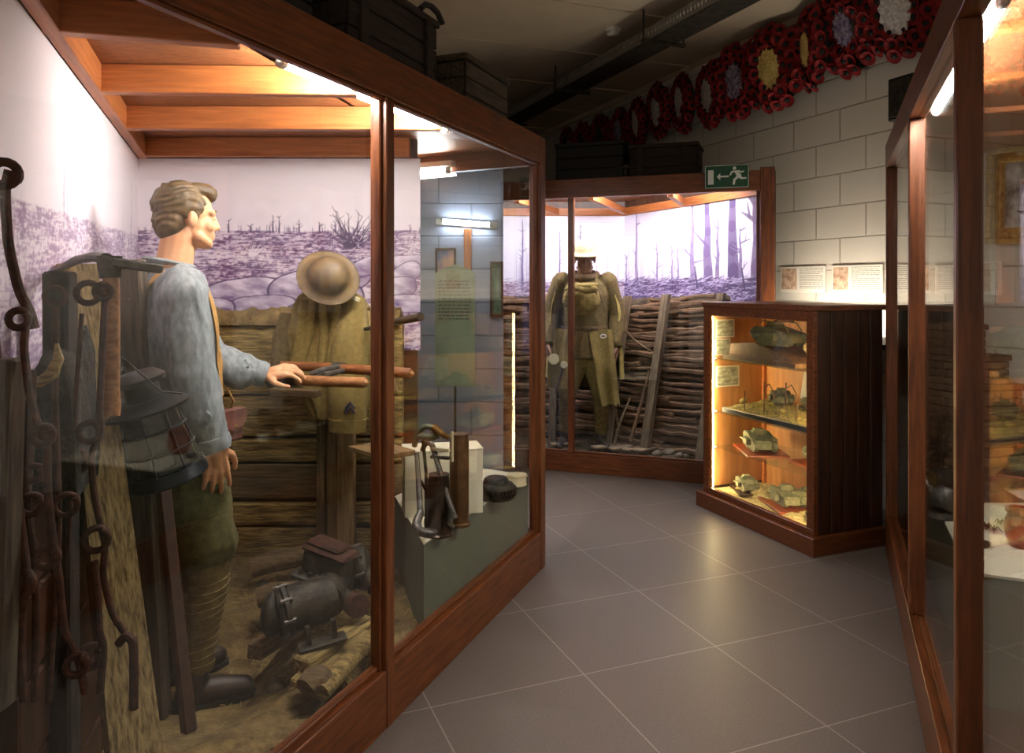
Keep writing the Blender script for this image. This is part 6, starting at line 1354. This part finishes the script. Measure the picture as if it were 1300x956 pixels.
obj('rolled_hood', MB().tube([T2@V((.14,-.13,1.335)),T2@V((.185,-.05,1.325)),T2@V((.185,.04,1.33)),T2@V((.14,.10,1.34))], [.018,.028,.028,.018], 12), 'khaki', so)
obj('belt', MB().tube([T2@V((-.01+.152*math.cos(a*PI/14),.19*math.sin(a*PI/14),.985)) for a in range(28)], .018, 8, closed=True, flat=.25), 'jerkin', so)
# wrist disc, trousers, puttees, boots
obj('wrist_tag', MB().tube([T2@V((.20+.0*math.cos(a),.145+.022*math.cos(a*PI/6),.93+.014*math.sin(a*PI/6))) for a in range(12)], .005, 6, closed=True), 'silver', so)
tr = MB(); tr.loft([(-.01,0,.66,.10,.15),(-.01,0,.76,.135,.17),(-.01,0,.90,.135,.165)],32); tr.v = [T2@v for v in tr.v]
kR, kL = V((.04,-.14,.46)), V((.05,.14,.46))
for sg, kn in ((-1,kR),(1,kL)): tr.chain([T2@V((0,sg*.085,.80)),T2@V((.025,sg*.115,.62)),T2@(kn+V((0,0,.03))),T2@(kn+V((0,0,-.04)))],[.115,.110,.092,.06])
to = obj('trousers', tr, 'khaki', so); bake(to, .008, 4, lambda p: .012*mnoise.noise(((T2i@p)*8)))
aR, aL = V((.0,-.16,.12)), V((.03,.13,.12)); add_puttee(kR, aR, .060,.046, T2, so); add_puttee(kL, aL, .060,.046, T2, so)
boot(aR, T2, so, .35*-1); boot(aL, T2, so, .3)
hm2 = H2 @ Matrix.Translation((-.008,0,.045)) @ Matrix.Rotation(PI/2,4,'Z')
h2 = brodie('steel_helmet', 'pale stone coloured steel helmet on the soldier in the far case', hm2, 1.0, 'helmet2')
# entrenching tool and two pale round objects held by the soldier
p = T2@(w2r+V((.03,0,-.1))); tool('mess_tin','pale round mess tins hanging from the soldier\'s hand beside the slim case post','mess tin',[('tin',[P(703,456,6.13),P(703,456,6.07)],[.045,.042],'bone')]); 
o = tool('grenade','pale round grenade hanging near the soldier between the two case posts','grenade',[('body',[P(716,463,6.12),P(716,463,6.07)],[.030,.028],'bone'),('stem',[P(714,466,6.10),P(709,488,6.10),P(704,500,6.12)],[.007,.006,.005],'steel')])

# ---------------------------------------------------------------- light and camera
w = bpy.data.worlds.new('World'); SC.world = w; w.use_nodes = True; w.node_tree.nodes['Background'].inputs[0].default_value = (.60,.5,.40,1); w.node_tree.nodes['Background'].inputs[1].default_value = .55
def fill_lamp(x, y, label, e, sx=.3, sy=1.2):  # added lamp, out of view, brightening the room as ambient fill
    m = RM @ Matrix.Translation((x,y,CZ-.06)); t = thing('fill_light', label, 'light', mtx=m)
    obj('housing', MB().box((-sx/2-.02,-sy/2-.02,.02),(sx/2+.02,sy/2+.02,.06), bev=.004), 'white', t, local=m, smooth=False); obj('diffuser', MB().box((-sx/2,-sy/2,0),(sx/2,sy/2,.019)), emit('fill glow', (1,.9,.78), e), t, local=m, smooth=False)
fill_lamp(1.2,-.3,'added fill light over the near end of the aisle, unseen behind the viewer', 1.6)
M['tubew'] = emit('warm white tube', (1,.93,.78), 80)
tubelight(R(CX1+.20,3.45,1.16), R(CX1+.20,4.40,1.16), 'warm white tube lying along the block wall behind the small lit cabinet', 'tubew', batten=False)
o = obj('light_block_shelf', MB().box((CX1+.005,3.1,1.10),(WX-.003,4.45,1.13),bev=.002).box((CX1+.005,3.1,1.13),(WX-.003,3.12,1.36),bev=.002), 'dark', local=RM.copy(), smooth=False); tag(o,'added unseen shelf under the tube behind the small lit cabinet, blocking its light','shelf')  # shelf and upright added to stop the tube's light below and at the end
cam = bpy.data.cameras.new('camera'); co = bpy.data.objects.new('camera', cam); COL.objects.link(co); SC.camera = co
co.location = (0,0,H); co.rotation_euler = (PI/2,0,0); cam.sensor_width = 36; cam.sensor_fit = 'HORIZONTAL'; cam.lens = F/1300*36
cam.shift_y = -(478-360)/1300; cam.clip_start = .02
SC.view_settings.view_transform = 'Standard'; SC.view_settings.look = 'None'; SC.view_settings.gamma = 1; SC.view_settings.exposure = EXPOSURE; SC.view_settings.use_curve_mapping = False
SC.cycles.use_denoising = True; SC.cycles.max_bounces = 10; SC.cycles.transparent_max_bounces = 24; SC.cycles.glossy_bounces = 4; SC.cycles.diffuse_bounces = 4; SC.cycles.sample_clamp_indirect = 6
